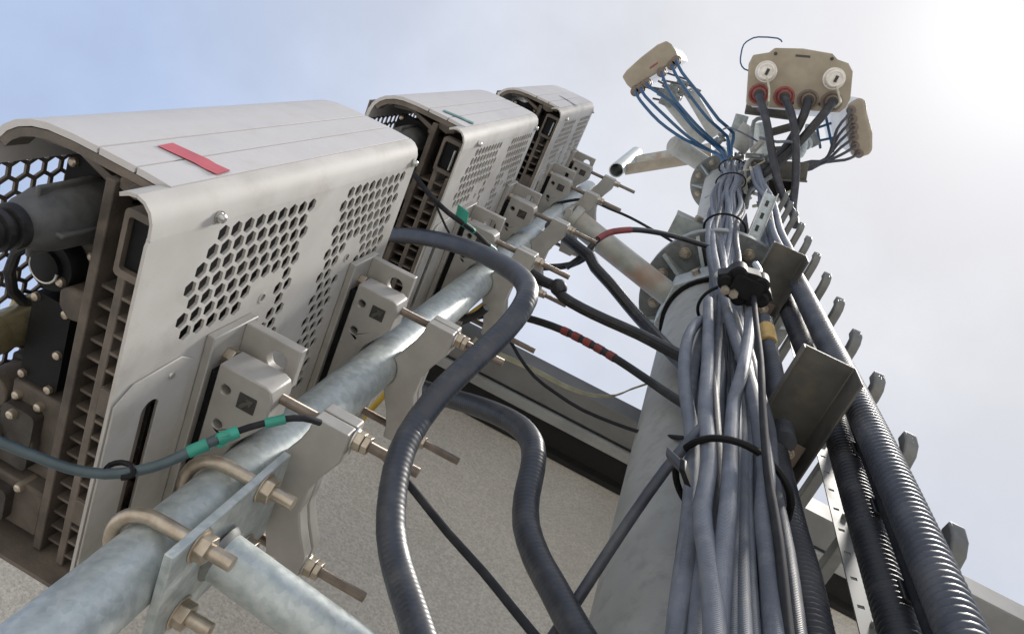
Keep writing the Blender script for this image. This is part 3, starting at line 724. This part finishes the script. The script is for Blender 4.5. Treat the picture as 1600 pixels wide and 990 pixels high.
cableD('crossing_cable', [(1172,455,.490),(1170,520,.490),(1160,580,.470),(1148,620,.490),(1143,680,.487),(1140,760,.487),(1132,850,.488),(1120,1000,.495),(1105,1250,.495)], .0108, 'cable_blue', 'grey cable slanting back across the bundle under the slanting one')
cableD('front_cable', [(1107,470,.495),(1106,560,.490),(1102,640,.488),(1108,720,.490),(1097,800,.490),(1108,880,.490),(1118,1000,.490),(1112,1250,.490)], .0115, 'cable_blue', 'stout grey cable lying on the outside of the bundle next to the steel guy rod')
cableD('thin_riser', [(1176,445,.46),(1181,500,.455),(1188,560,.455),(1192,640,.46),(1200,740,.47),(1216,840,.48),(1232,990,.49),(1262,1250,.49)], .0055, 'cable_smooth', 'thin dark cable running down the ladder side of the bundle')
for i in range(5):
    rnd = random.Random(i); j = i*5
    cableD('thin_wire', [(1130+j,505+2*i,.50),(1133+j*1.2,550,.497),(1137+j*.9+rnd.uniform(-4,4),590,.495),(1139+j*.5,625,.495)], .0022, 'cable_smooth', 'hair-thin dark wire in the gap between the bundle cables', 'wire', 8, group='thin wires in the bundle gap')

# ties round the bundle
def tie(z, w, dpt, r, label, dz=.02, squash=1.0):
    c = bundle_center(z); pts = []
    for k in range(25):
        a = 2*math.pi*k/24
        pts.append(c+TD*(w*math.cos(a))+ND*(dpt*math.sin(a)+(.014 if z < 1.5 else .006))+Vector((0,0,dz*math.cos(a))))
    t = mk('cable_tie', tube(pts, r, 8, .01), 'black_plastic'); tag(t, label, 'cable tie'); return t
tie(.93, .074, .070, .0050, 'broad black cable tie round the bundle where the steel rod meets it', -.03)
tie(1.80, .062, .052, .004, 'black tie round the bundle just below the black cable clamp', .03)
tie(2.78, .074, .055, .0042, 'thin black tie round the bundle just above the lower flange', -.03)
tie(4.05, .075, .05, .0042, 'thin tie round the upper bundle below the top flange', .02)
tie(4.75, .080, .05, .0042, 'thin tie near the upper end of the bundle', -.02)

# black cable clamp on the bundle
c0 = atD(1164,446,.44); z = c0.z
ck = empty('cable_clamp', tuple(c0), 'lumpy black plastic cable clamp with studs on the bundle', 'clamp')
lob = []
for k in range(18):
    a = 2*math.pi*k/18; rr = .047+.008*(1 if k%3 == 0 else (-.4 if k%3 == 1 else .2)); lob.append((c0.x+rr*1.15*math.cos(a), c0.y+rr*.75*math.sin(a)))
mk('clamp_body', prism(lob, z-.018, z+.035), 'black_plastic', ck, .006)
for k in range(5):
    a = R(72*k+20); mk('clamp_lobe', lathe((c0.x+.043*math.cos(a), c0.y+.026*math.sin(a), z-.024), (0,0,1), [(0,.012),(.004,.017),(.05,.018),(.058,.012)], 16), 'black_plastic', ck)
mk('clamp_lid', prism(rrect(c0.x-.030,c0.x+.034,c0.y-.024,c0.y+.020,.010), z-.034, z-.0185), 'black_plastic', ck, .004)
p = at(1118,428,z+.02); q = c0+Vector((-.035,.012,.01)); mk('stud', cyl(p, q, .008, n=12), 'galv', ck)
for (u, v) in ((1133,449),(1146,455)): s = at(u, v, z-.02); mk('bolt', join(hexnut((s.x,s.y,z-.036),(0,0,-1),.010,.010), cyl((s.x,s.y,z-.036),(s.x,s.y,z),.006,n=10)), 'nut_steel', ck)
for du in (0,1): s = at(1170+du*8,438,z); mk('side_stud', tube([s, at(1180+du*4,432,z+.02), at(1187,424+du*4,z+.06), at(1180,412,z+.10)], .007, 10), 'galv', ck)

# steel rod and clip by the bundle
gr = empty('guy_rod', tuple(at(960,850,.95)), 'thin grey steel rod slanting up to the bundle, held by a square clip', 'rod')
mk('rod', tube([atD(760,1150,.76),atD(820,1060,.71),atD(880,970,.66),atD(930,893,.62),atD(985,810,.57),atD(1040,733,.52),atD(1085,680,.49),atD(1110,655,.50)], .0078, 12, .05), 'hose', gr)
mk('clip', join(plank(atD(1043,708,.475), atD(1072,736,.45)-atD(1043,708,.475), .012, .006, (0,0,1), (1,1,0))), 'hose', gr, .002)
mk('clip_lock', plank(atD(1066,735,.448), atD(1076,740,.445)-atD(1066,735,.448), .014, .011, (0,0,1), (1,1,0)), 'black_plastic', gr, .002)

# ------------------------------------------------------------------ loose cables around the pipe
V = [at(575,352,1.36),at(610,366,1.30),at(650,369,1.24),at(700,378,1.16),at(745,393,1.08),at(788,415,1.00),at(813,433,.955),at(825,455,.91),at(815,482,.872),at(788,517,.835),at(745,558,.79),at(695,606,.74),at(655,655,.70),at(628,705,.655),at(614,765,.61),at(611,830,.57),at(622,890,.535),at(645,960,.49),at(670,1040,.44)]
tag(mk('looped_hose', tube(V, .0147, 20, .02, .0065, .00012), 'hose_loop'), 'thick dark ribbed hose looping in front of the clamp brackets', 'hose')
V = [at(655,606,1.32),at(690,618,1.28),at(735,631,1.22),at(780,648,1.15),at(815,669,1.09),at(833,698,1.03),at(832,733,.98),at(823,775,.93),at(822,820,.88),at(838,870,.83),at(865,920,.78),at(900,985,.72),at(945,1060,.66),at(990,1160,.58)]
tag(mk('looped_hose', tube(V, .0195, 20, .02, .0075, .00018), 'hose_loop'), 'dark ribbed hose bending down against the stucco wall under the eave', 'hose')
cable('jumper_cable', [(858,352,2.05),(880,368,2.0),(905,388,1.95),(922,402,1.92),(930,418,1.90),(955,445,1.85),(990,487,1.80),(1025,525,1.70),(1060,562,1.55),(1092,588,1.41),(1125,600,1.36)], .0155, 'cable_black', 'thick black cable crossing the sky from the rusty arm side down to the mast')
cable('jumper_cable', [(826,425,1.72),(850,440,1.70),(868,448,1.68),(880,464,1.66),(910,482,1.64),(950,501,1.62),(1000,523,1.58),(1050,549,1.50),(1095,570,1.42),(1135,580,1.38)], .0135, 'cable_black', 'thick black cable with a lump near the clamp, joining the other one at the mast')
tag(mk('cable_lump', lathe(at(872,448,1.675), at(880,462,1.66)-at(872,448,1.675), [(-.016,.012),(-.008,.019),(.004,.021),(.014,.018),(.02,.013)], 16), 'cable_black'), 'swollen taped joint on the black cable by the clamp', 'joint')
ps = [(700,512,1.75),(735,497,1.72),(770,490,1.70),(800,492,1.68),(835,500,1.66),(875,514,1.63),(920,536,1.59),(965,562,1.55),(1010,592,1.46),(1045,616,1.36),(1080,638,1.26),(1115,655,1.20)]
rc = empty('marked_cable', tuple(at(875,514,1.62)), 'black cable with a row of red tape bands, sagging to the mast', 'cable')
mk('cable_run', tube([at(*p) for p in ps], .0092, 12, .02), 'cable_black', rc)
sp = spline([at(*p) for p in ps], .004)
def idx(u, v): 
    t = ray(u, v).normalized(); return max(range(len(sp)), key=lambda i: sp[i].normalized().dot(t))
for (u, v) in ((880,516),(897,524),(914,532),(932,542),(950,553)):
    i = idx(u, v); mk('red_band', tube([sp[i], sp[i+2], sp[min(i+5,len(sp)-1)]], .0102, 12, .004), 'red_mark', rc)
ps2 = [(885,418,1.95),(912,398,1.98),(930,378,2.0),(950,364,2.05),(985,359,2.12),(1020,362,2.2),(1060,371,2.28),(1115,388,2.35)]
oc = empty('red_sleeved_cable', tuple(at(950,364,2.05)), 'black cable with rust-red sleeve curving over the rusty arm to the bundle', 'cable')
mk('cable_run', tube([at(*p) for p in ps2], .0082, 12, .02), 'cable_black', oc)
mk('red_sleeve', tube([at(*p) for p in ((934,374,2.006),(950,364,2.05),(968,360.3,2.085),(985,359,2.12))], .0093, 12, .02), 'red_mark', oc)
cable('thin_cable', [(775,505,1.65),(795,528,1.62),(810,555,1.60),(835,588,1.57),(870,615,1.54),(910,640,1.52),(960,661,1.5),(1010,677,1.38),(1068,684,1.20),(1110,690,1.13)], .0042, 'cable_smooth', 'thin dark cable sagging across the grey eave to the bundle')
cable('thin_cable', [(870,318,2.4),(900,312,2.42),(925,314,2.45),(950,325,2.5),(985,340,2.55),(1030,365,2.6),(1075,392,2.65),(1112,412,2.7)], .0048, 'cable_smooth', 'thin black cable slanting across the sky to the lower flange')
cable('thin_cable', [(575,690,.80),(610,722,.78),(650,770,.76),(700,832,.72),(755,893,.68),(830,985,.62),(920,1090,.56),(1010,1200,.50)], .0052, 'cable_smooth', 'thin black cable slanting down in front of the stucco wall')
cable('jumper_cable', [(760,480,1.45),(745,492,1.46),(725,497,1.5),(700,490,1.55)], .009, 'cable_black', 'short black cable bend behind the jaws of the second clamp')
cable('thin_cable', [(925,388,2.05),(915,402,2.0),(890,414,1.98),(865,417,1.96),(845,418,1.95)], .0095, 'cable_black', 'short black cable curving behind the pipe below the rusty arm')
# flat strap
def ribbon(pts, w, up, t=.0008):
    P = spline(pts, .02); V = []; Fs = []
    for i, p in enumerate(P):
        a = .35*math.sin(i*.09)+i*.012; u = Vector(up)*math.cos(a)+Vector((0,0,1))*math.sin(a); u.normalize()
        d = (P[min(i+1,len(P)-1)]-P[max(i-1,0)]).normalized(); n = d.cross(u).normalized()
        for s, q in ((-1,-1),(1,-1),(1,1),(-1,1)): V.append(tuple(p+u*w*s+n*t*q))
        if i:
            k = (i-1)*4
            for j in range(4): Fs.append((k+j,k+(j+1)%4,k+4+(j+1)%4,k+4+j))
    return V, Fs
tag(mk('strap', ribbon([at(740,530,1.75),at(765,547,1.74),at(800,562,1.73),at(845,583,1.72),at(885,604,1.7),at(925,617,1.69),at(960,618,1.68),at(985,608,1.67),at(1015,598,1.66)], .0095, (-.2,1,.1)), 'strap'), 'pale flat metal strap twisting from the pipe to the mast above the eave', 'strap')
# ground wires with green tape
gc = empty('ground_wire', tuple(at(180,738,.50)), 'blue-grey ground wire with green tape bands drooping under the red-taped radio unit', 'wire')
gp = [(-60,660,.47),(0,690,.475),(55,712,.48),(110,732,.49),(165,740,.50),(215,735,.51),(260,722,.525),(300,703,.54),(345,683,.56),(390,667,.58),(440,655,.60),(475,653,.615),(500,660,.63)]
mk('wire_run', tube([at(*p) for p in gp[:9]], .0052, 12, .02), 'ground_cable', gc)
mk('wire_end', tube([at(*p) for p in gp[8:]], .0036, 10, .02), 'cable_smooth', gc)
for a, b in (((294,706,.538),(325,693,.55)),((340,686,.557),(372,674,.572)),((414,661,.59),(446,654,.602))):
    mk('green_tape', tube([at(*a), at((a[0]+b[0])/2,(a[1]+b[1])/2,(a[2]+b[2])/2), at(*b)], .0063 if a[0] < 400 else .0052, 12, .01), 'green_tape', gc)
mk('tape_flag', plank(at(339,690,.555), at(352,684,.56)-at(339,690,.555), .007, .004, (0,1,0), (1,0,.3)), 'green_tape', gc, .001)
mk('wire_clip', tube([at(163,736,.50),at(172,726,.51),at(190,722,.515),at(206,728,.51),at(207,742,.50),at(190,746,.495)], .0028, 8, .01), 'black_plastic', gc)
gw = empty('ground_wire', tuple(at(720,350,1.35)), 'thin black ground wire with green tape hanging by the middle radio unit', 'wire')
mk('wire_run', tube([at(635,258,1.33),at(648,274,1.33),at(672,305,1.33),at(700,332,1.34),at(725,350,1.36),at(745,365,1.40),at(760,380,1.45),at(772,390,1.50),at(783,400,1.53)], .0052, 10, .02), 'cable_smooth', gw)
mk('wire_run', tube([at(676,308,1.33),at(690,340,1.33),at(704,368,1.34),at(716,378,1.36)], .0024, 8, .02), 'cable_smooth', gw)
mk('green_tape', tube([at(722,348,1.358),at(732,355,1.375),at(740,361,1.389)], .0065, 10, .01), 'green_tape', gw)
mk('tape_flag', plank(at(714,328,1.35), at(731,341,1.36)-at(714,328,1.35), .001, .012, (0,0,1), (.2,1,0)), 'green_tape', gw)
mk('green_end', tube([at(763,383,1.46),at(772,390,1.50),at(783,402,1.53)], .0062, 10, .01), 'teal_tape', gw)
cable('yellow_cable', [(690,520,1.42),(640,570,1.36),(612,603,1.33),(590,628,1.30),(560,660,1.27),(520,705,1.22)], .0065, 'yellow_cable', 'yellow wire glimpsed behind the pipe above the stucco wall', 'wire')
cable('yellow_cable', [(860,385,2.1),(790,445,1.95),(765,468,1.90),(735,490,1.85),(690,530,1.75)], .0065, 'yellow_cable', 'yellow wire glimpsed behind the pipe against the sky', 'wire')
pc = at(0,336,.50)
tag(mk('power_cable', tube([(-.522,.368,B1-.105),(-.522,.368,B1-.16),(-.53,.38,B1-.30),(-.6,.45,B1-.6),(-.62,.5,GZ+.02)], .0135, 16, .03), 'cable_black'), 'black power cable hanging from the grey plug of the red-taped radio unit', 'cable')

# ------------------------------------------------------------------ antennas at the mast head
def antenna(name, px, z, top, label, lean=None, cap=.05, inset=.97):
    P = [at(u, v, z) for u, v in px]; c = sum(P, Vector())/len(P)
    root = empty(name, tuple(c), label, 'antenna', 'panel antennas round the mast head')
    poly = [(p.x,p.y) for p in P]
    mk('end_cap', prism(poly, z, z+cap), 'antenna_beige', root, .022).modifiers['bevel'].segments = 4
    lean = lean or Vector((0,0,0)); V = []; n = len(P)
    for k in range(2):
        for p in P: V.append((c.x+(p.x-c.x)*inset+lean.x*k, c.y+(p.y-c.y)*inset+lean.y*k, z+cap-.001 if k == 0 else top))
    mk('radome', (V, [(i,(i+1)%n,n+(i+1)%n,n+i) for i in range(n)]+[tuple(range(n))[::-1], tuple(range(n,2*n))]), 'radome', root)
    return root
ZA = 4.6
a1 = antenna('panel_antenna', [(1166,160),(1170,100),(1177,86),(1202,82),(1211,75),(1255,76),(1301,84),(1309,93),(1326,99),(1333,112),(1329,155),(1322,168),(1312,176),(1250,172),(1168,165)], ZA, 6.3,
             'big beige panel antenna seen from below with two white caps and four cable ports', lean=Vector((.16,.06,0)))
for (u, v, red) in ((1186,147,1),(1225,151,1),(1262,156,0),(1299,159,0)):
    p = at(u, v, ZA)
    f = mk('port', lathe((p.x,p.y,ZA+.01),(0,0,-1),[(0,.058),(.016,.058),(.017,.047),(.010,.046),(.011,.040),(.020,.038),(.05,.036),(.052,.028)],28), 'red_ring' if red else 'bracket_brown', a1)
    mk('connector', lathe((p.x,p.y,ZA-.035),(0,0,-1),[(0,.028),(.03,.028),(.032,.020),(.07,.019)],20), 'hole_dark', f)
for (u, v) in ((1197,112),(1303,123)):
    p = at(u, v, ZA)
    f = mk('white_cap', lathe((p.x,p.y,ZA+.005),(0,0,-1),[(0,.060),(.012,.060),(.013,.052),(.06,.047),(.066,.040),(.062,.032),(.066,.012)],28), 'white_plastic', a1)
    mk('cap_slot', box(p.x-.004,p.x+.012,p.y-.018,p.y+.018,ZA-.068,ZA-.0585), 'hole_dark', f, .001)
for (u, v) in ((1212,84),(1300,92),(1238,161),(1281,163)):
    p = at(u, v, ZA); mk('screw', lathe((p.x,p.y,ZA+.002),(0,0,-1),[(0,.010),(.006,.009),(.008,.004)],12), 'hole_dark', a1)
p, q = at(1243,87,ZA), at(1266,89,ZA); mk('printed_mark', plank((p.x,p.y,ZA-.0008), (q.x-p.x,q.y-p.y,0), .006, .0006, (-(q.y-p.y),q.x-p.x,0), (0,0,1)), 'dark_text', a1)
mk('lanyard', tube([at(1198,122,ZA-.05),at(1202,140,ZA-.16),at(1201,158,ZA-.2),at(1199,167,ZA-.1)], .006, 8, .03), 'strap', a1)
mk('lanyard', tube([at(1307,134,ZA-.05),at(1311,150,ZA-.14),at(1313,160,ZA-.2),at(1305,168,ZA-.15)], .006, 8, .03), 'strap', a1)
mk('radome_outline', tube([at(1176,112,4.63),at(1163,108,4.62),at(1157,98,4.62),at(1158,84,4.64),at(1162,70,4.66),at(1172,62,4.67),at(1185,58,4.68),at(1215,60,4.69),at(1222,66,4.69)], .0042, 8, .05), 'jumper_blue', a1)  # added blue line tracing the radome edge lost in glare, joined to the cap
a2 = antenna('panel_antenna', [(972,120),(979,110),(1001,90),(1027,70),(1041,64),(1049,69),(1056,80),(1060,91),(1030,112),(986,139),(979,132)], 5.5, 7.0,
             'tilted beige panel antenna with blue jumper cables below it')
LC = [(993,143),(1001,138),(1011,130),(1034,113),(1050,102),(1057,95)]
for u, v in LC:
    p = at(u, v, 5.5); f = mk('port', lathe((p.x,p.y,5.51),(0,0,-1),[(0,.036),(.02,.036),(.022,.028),(.06,.027)],20), 'bracket_brown', a2)
mk('label_line', plank(at(1015,107,5.499), at(1028,98,5.499)-at(1015,107,5.499), .006, .0008, (1,1,0), (0,0,1)), 'red_ring', a2)
a3 = antenna('panel_antenna', [(1322,200),(1326,162),(1345,152),(1353,158),(1356,178),(1364,208),(1364,236),(1358,242),(1340,248),(1331,242)], 5.5, 6.9,
             'beige panel antenna turned away, beside the big one, with grey jumpers')
mk('label_line', plank(at(1336,193,5.499), at(1338,208,5.499)-at(1336,193,5.499), .006, .0008, (1,.3,0), (0,0,1)), 'red_ring', a3)
RC = [(1330,172),(1332,186),(1334,199),(1334,214),(1336,228),(1342,240)]
for u, v in RC:
    p = at(u, v, 5.5); mk('port', lathe((p.x,p.y,5.51),(0,0,-1),[(0,.030),(.02,.030),(.022,.024),(.05,.023)],20), 'bracket_brown', a3)
# jumpers
BT = [(1108,235),(1114,238),(1117,228),(1128,232),(1136,213),(1146,208)]
MID = [(1030,190),(1040,182),(1050,160),(1050,150),(1080,152),(1100,156)]
JL = ['blue jumper cable from the tilted antenna, port at its free outer end', 'blue jumper cable from the second port off the outer end of the tilted antenna', 'blue jumper cable from the third port off the outer end of the tilted antenna',
      'blue jumper cable from the third port off the inner end of the tilted antenna', 'blue jumper cable from the second port off the inner end of the tilted antenna', 'blue jumper cable from the tilted antenna, port at its inner end']
for (s, m_, e) in zip(LC, MID, BT):
    zz = 5.42
    cable('jumper_cable', [(*s,zz),((s[0]*.8+m_[0]*.2),(s[1]*.7+m_[1]*.3),zz-.12),(*m_,5.25),((m_[0]+e[0])/2,(m_[1]+e[1])/2+5,5.2),(*e,5.25),(e[0]*.5+1140*.5,e[1]*.5+250*.5,5.15),(1140+(e[0]-1125)*.3,262,4.9)], .0108, 'jumper_blue', JL[LC.index(s)], 'cable', 10, .06, 'blue jumpers of the tilted antenna')
for pth, lab in (([(1186,150,4.50),(1193,172,4.40),(1199,196,4.33),(1205,232,4.28),(1212,270,4.2),(1224,308,4.1),(1240,336,4.0),(1243,352,3.9)],'thick grey cable from the first red port of the big antenna'),
                 ([(1226,154,4.50),(1236,176,4.4),(1242,205,4.33),(1244,240,4.28),(1243,285,4.2),(1239,322,4.1),(1241,345,4.0)],'thick grey cable from the second red port of the big antenna')):
    cable('antenna_cable', pth, .021, 'hose_dark', lab, 'cable', 14, .05)
for pth, lab in (([(1262,159,4.50),(1256,180,4.4),(1240,212,4.4),(1222,238,4.4),(1198,262,4.4),(1172,287,4.4),(1150,312,4.3)],'thick black cable slanting from the third port of the big antenna into the bundle'),
                 ([(1299,162,4.50),(1284,182,4.4),(1258,212,4.38),(1232,240,4.36),(1205,265,4.34),(1178,290,4.32),(1153,320,4.2)],'thick black cable slanting from the outermost port of the big antenna into the bundle')):
    cable('antenna_cable', pth, .024, 'cable_black', lab, 'cable', 14, .05)
RL = ['the end port nearest the big antenna', 'the second port off the big antenna side', 'the third port off the big antenna side', 'the third port off the far end', 'the second port off the far end', 'the end port farthest from the big antenna']
for i, s in enumerate(RC):
    cable('jumper_cable', [(*s,5.45),(s[0]-8,s[1]+12-i*1.5,5.32),(s[0]-22,s[1]+30-i*4,5.2),(1292-i,248-(i%3)*2+i*2,5.1),(1268,252+i*2.4,5.0),(1235,262+i*2,4.95),(1195,285,4.8)], .0095, 'hose_dark', 'dark jumper cable from '+RL[i]+' of the turned-away antenna', 'cable', 10, .06, 'dark jumpers of the turned-away antenna')
for i in range(6):
    cable('jumper_cable', [(1148+i*3,262-i*2,4.75),(1158+i*3,270-i*2,4.72),(1172+i*2,276-i*3,4.7),(1186+i*2,268-i*3,4.7),(1200+i,258-i*3,4.75)], .012, 'cable_blue', 'grey jumper bending sideways out of the bundle under the mast head', 'cable', 10, .05, 'grey jumpers bending sideways at the bundle top')

# mast-head steelwork
hd = empty('mast_head_frame', (MX,MY,6.2), 'grey tubes, clamps and brackets of the antenna mounts at the mast head', 'frame')
def tubepx(a, b, r, m, name='mount_tube', t=.006): return mk(name, pipe(at(*a), at(*b), r, t, 28), m, hd)
tubepx((1098,222,6.2),(1040,152,6.2),.050,'mast_grey'); tubepx((1118,212,6.6),(1075,140,6.6),.050,'mast_grey')
tubepx((1186,196,5.0),(1196,262,4.9),.058,'galv'); tubepx((1150,232,5.6),(1175,200,5.6),.075,'mast_grey')
tubepx((1160,180,6.0),(1145,225,6.0),.05,'flange_green')
p = at(1221,290,4.5); mk('mount_tube', pipe(p, (p.x-.02,p.y+.05,5.9), .090, .008, 36), 'galv_dark', hd); mk('tube_dark_disc', cyl((p.x,p.y+.004,p.z+.14),(p.x,p.y+.005,p.z+.15),.081,n=30), 'hole_dark', hd)  # dark disc stands in for the shade deep inside the open tube
for (u, v, z) in ((1045,150,6.1),(1062,140,6.5)):
    p = at(u, v, z); mk('clamp', join(box(p.x-.09,p.x+.09,p.y-.03,p.y+.03,z-.03,z+.08), box(p.x-.05,p.x+.05,p.y-.08,p.y+.08,z-.04,z-.01)), 'galv_dark', hd, .006)
    for k in range(5):
        dx, dy = random.uniform(-.1,.1), random.uniform(-.1,.1)
        mk('stud', cyl((p.x+dx-.09,p.y+dy,z-.02),(p.x+dx+.10,p.y+dy+random.uniform(-.05,.05),z-.01),.008,n=10), 'channel_dark', hd)
for (a, b, w) in (((1172,262,4.5),(1262,268,4.5),.05),((1165,168,5.2),(1240,178,5.2),.035),((1175,214,5.3),(1240,196,5.3),.022),((1190,236,4.9),(1250,232,4.9),.022)):
    p, q = at(*a), at(*b); d = q-p; s = d.cross(Vector((0,0,1)))
    mk('bracket_plate', join(plank(p, d, w, .005, s, (0,0,1)), plank(p-s.normalized()*w+Vector((0,0,-.03)), d, .005, .03, s, (0,0,1))), 'channel_dark', hd, .003)
for (u, v, z, r) in ((1175,256,4.6,.03),(1180,262,4.5,.025),(1128,215,5.6,.03),(1140,222,5.6,.025),(1120,222,5.7,.03),(1255,225,5.3,.045),(1262,212,5.4,.03),(1192,168,5.1,.03)):
    p = at(u, v, z)
    mk('clamp', lathe(p, (random.uniform(-1,1),random.uniform(-1,1),random.uniform(-.4,.4)), [(-r,r*.5),(-r*.9,r),(-r*.2,r),(-r*.1,r*.7),(r*.3,r*.7),(r*.4,r*1.05),(r,r*.9)], 14), random.choice(('galv','galv_dark','bracket_brown')), hd, .003)
mk('u_rod', tube([at(1176,238,4.7),at(1174,222,4.7),at(1178,190,4.75),at(1190,185,4.8)], .012, 10, .04), 'galv_dark', hd)
mk('u_rod', tube([at(1190,240,4.7),at(1230,246,4.7),at(1252,243,4.7),at(1258,225,4.75),at(1262,195,4.8)], .014, 10, .04), 'galv', hd)
mk('eye_hook', tube([at(1166,300,4.2),at(1163,280,4.3),at(1165,262,4.4),at(1173,250,4.5),at(1180,258,4.5),at(1175,272,4.45)], .013, 10, .03), 'bracket_alu', hd)
mk('hook_bar', tube([at(1166,325,4.1),at(1171,300,4.2),at(1180,292,4.25),at(1210,272,4.3)], .011, 10, .04), 'galv_dark', hd)
# loose fittings and short leads round the mast head
rq = random.Random(3)
for k in range(16):
    u, v = rq.uniform(1148,1250), rq.uniform(215,300); z = rq.uniform(4.25,4.5); p = at(u, v, z)
    d = Vector((rq.uniform(-1,1),rq.uniform(-1,1),rq.uniform(-.5,.5))).normalized()
    if k % 2: mk('fitting', join(plank(p-d*.05, d*.10, rq.uniform(.008,.02), .004, d.cross(Vector((0,0,1))), d.cross(d.cross(Vector((0,0,1))))), cyl(p-d*.02, p+d*.03+Vector((0,0,-.03)), .008, n=10)), rq.choice(('galv_dark','channel_dark','bracket_alu')), hd, .002)
    else: mk('lead', tube([p, p+d*.06+Vector((0,0,-.05)), p+d*.13+Vector((rq.uniform(-.05,.05),rq.uniform(-.05,.05),-.02)), p+d*.20+Vector((0,.05,.08))], rq.choice((.005,.008,.010)), 8, .03), rq.choice(('hose_dark','cable_slate','strap')), hd)
# far mount behind the turned-away antenna
fr = empty('antenna_mount', tuple(at(1295,200,6.5)), 'dark bolted clamp rods between the big antenna and the turned-away one', 'mount')
for a, b in (((1262,205,6.3),(1312,188,6.3)),((1270,222,6.3),(1318,212,6.3)),((1290,180,6.3),(1302,238,6.3)),((1275,190,6.3),(1282,232,6.3))):
    mk('clamp_rod', cyl(at(*a), at(*b), .010, n=10), 'jumper_blue', fr)
mk('mount_body', prism([(at(*p).x,at(*p).y) for p in ((1262,210,6.1),(1275,205,6.1),(1282,225,6.1),(1268,232,6.1))], 6.1, 6.25), 'galv_dark', fr, .006)

# ------------------------------------------------------------------ tidy helper properties
for o in bpy.data.objects:
    if '_o' in o: del o['_o']
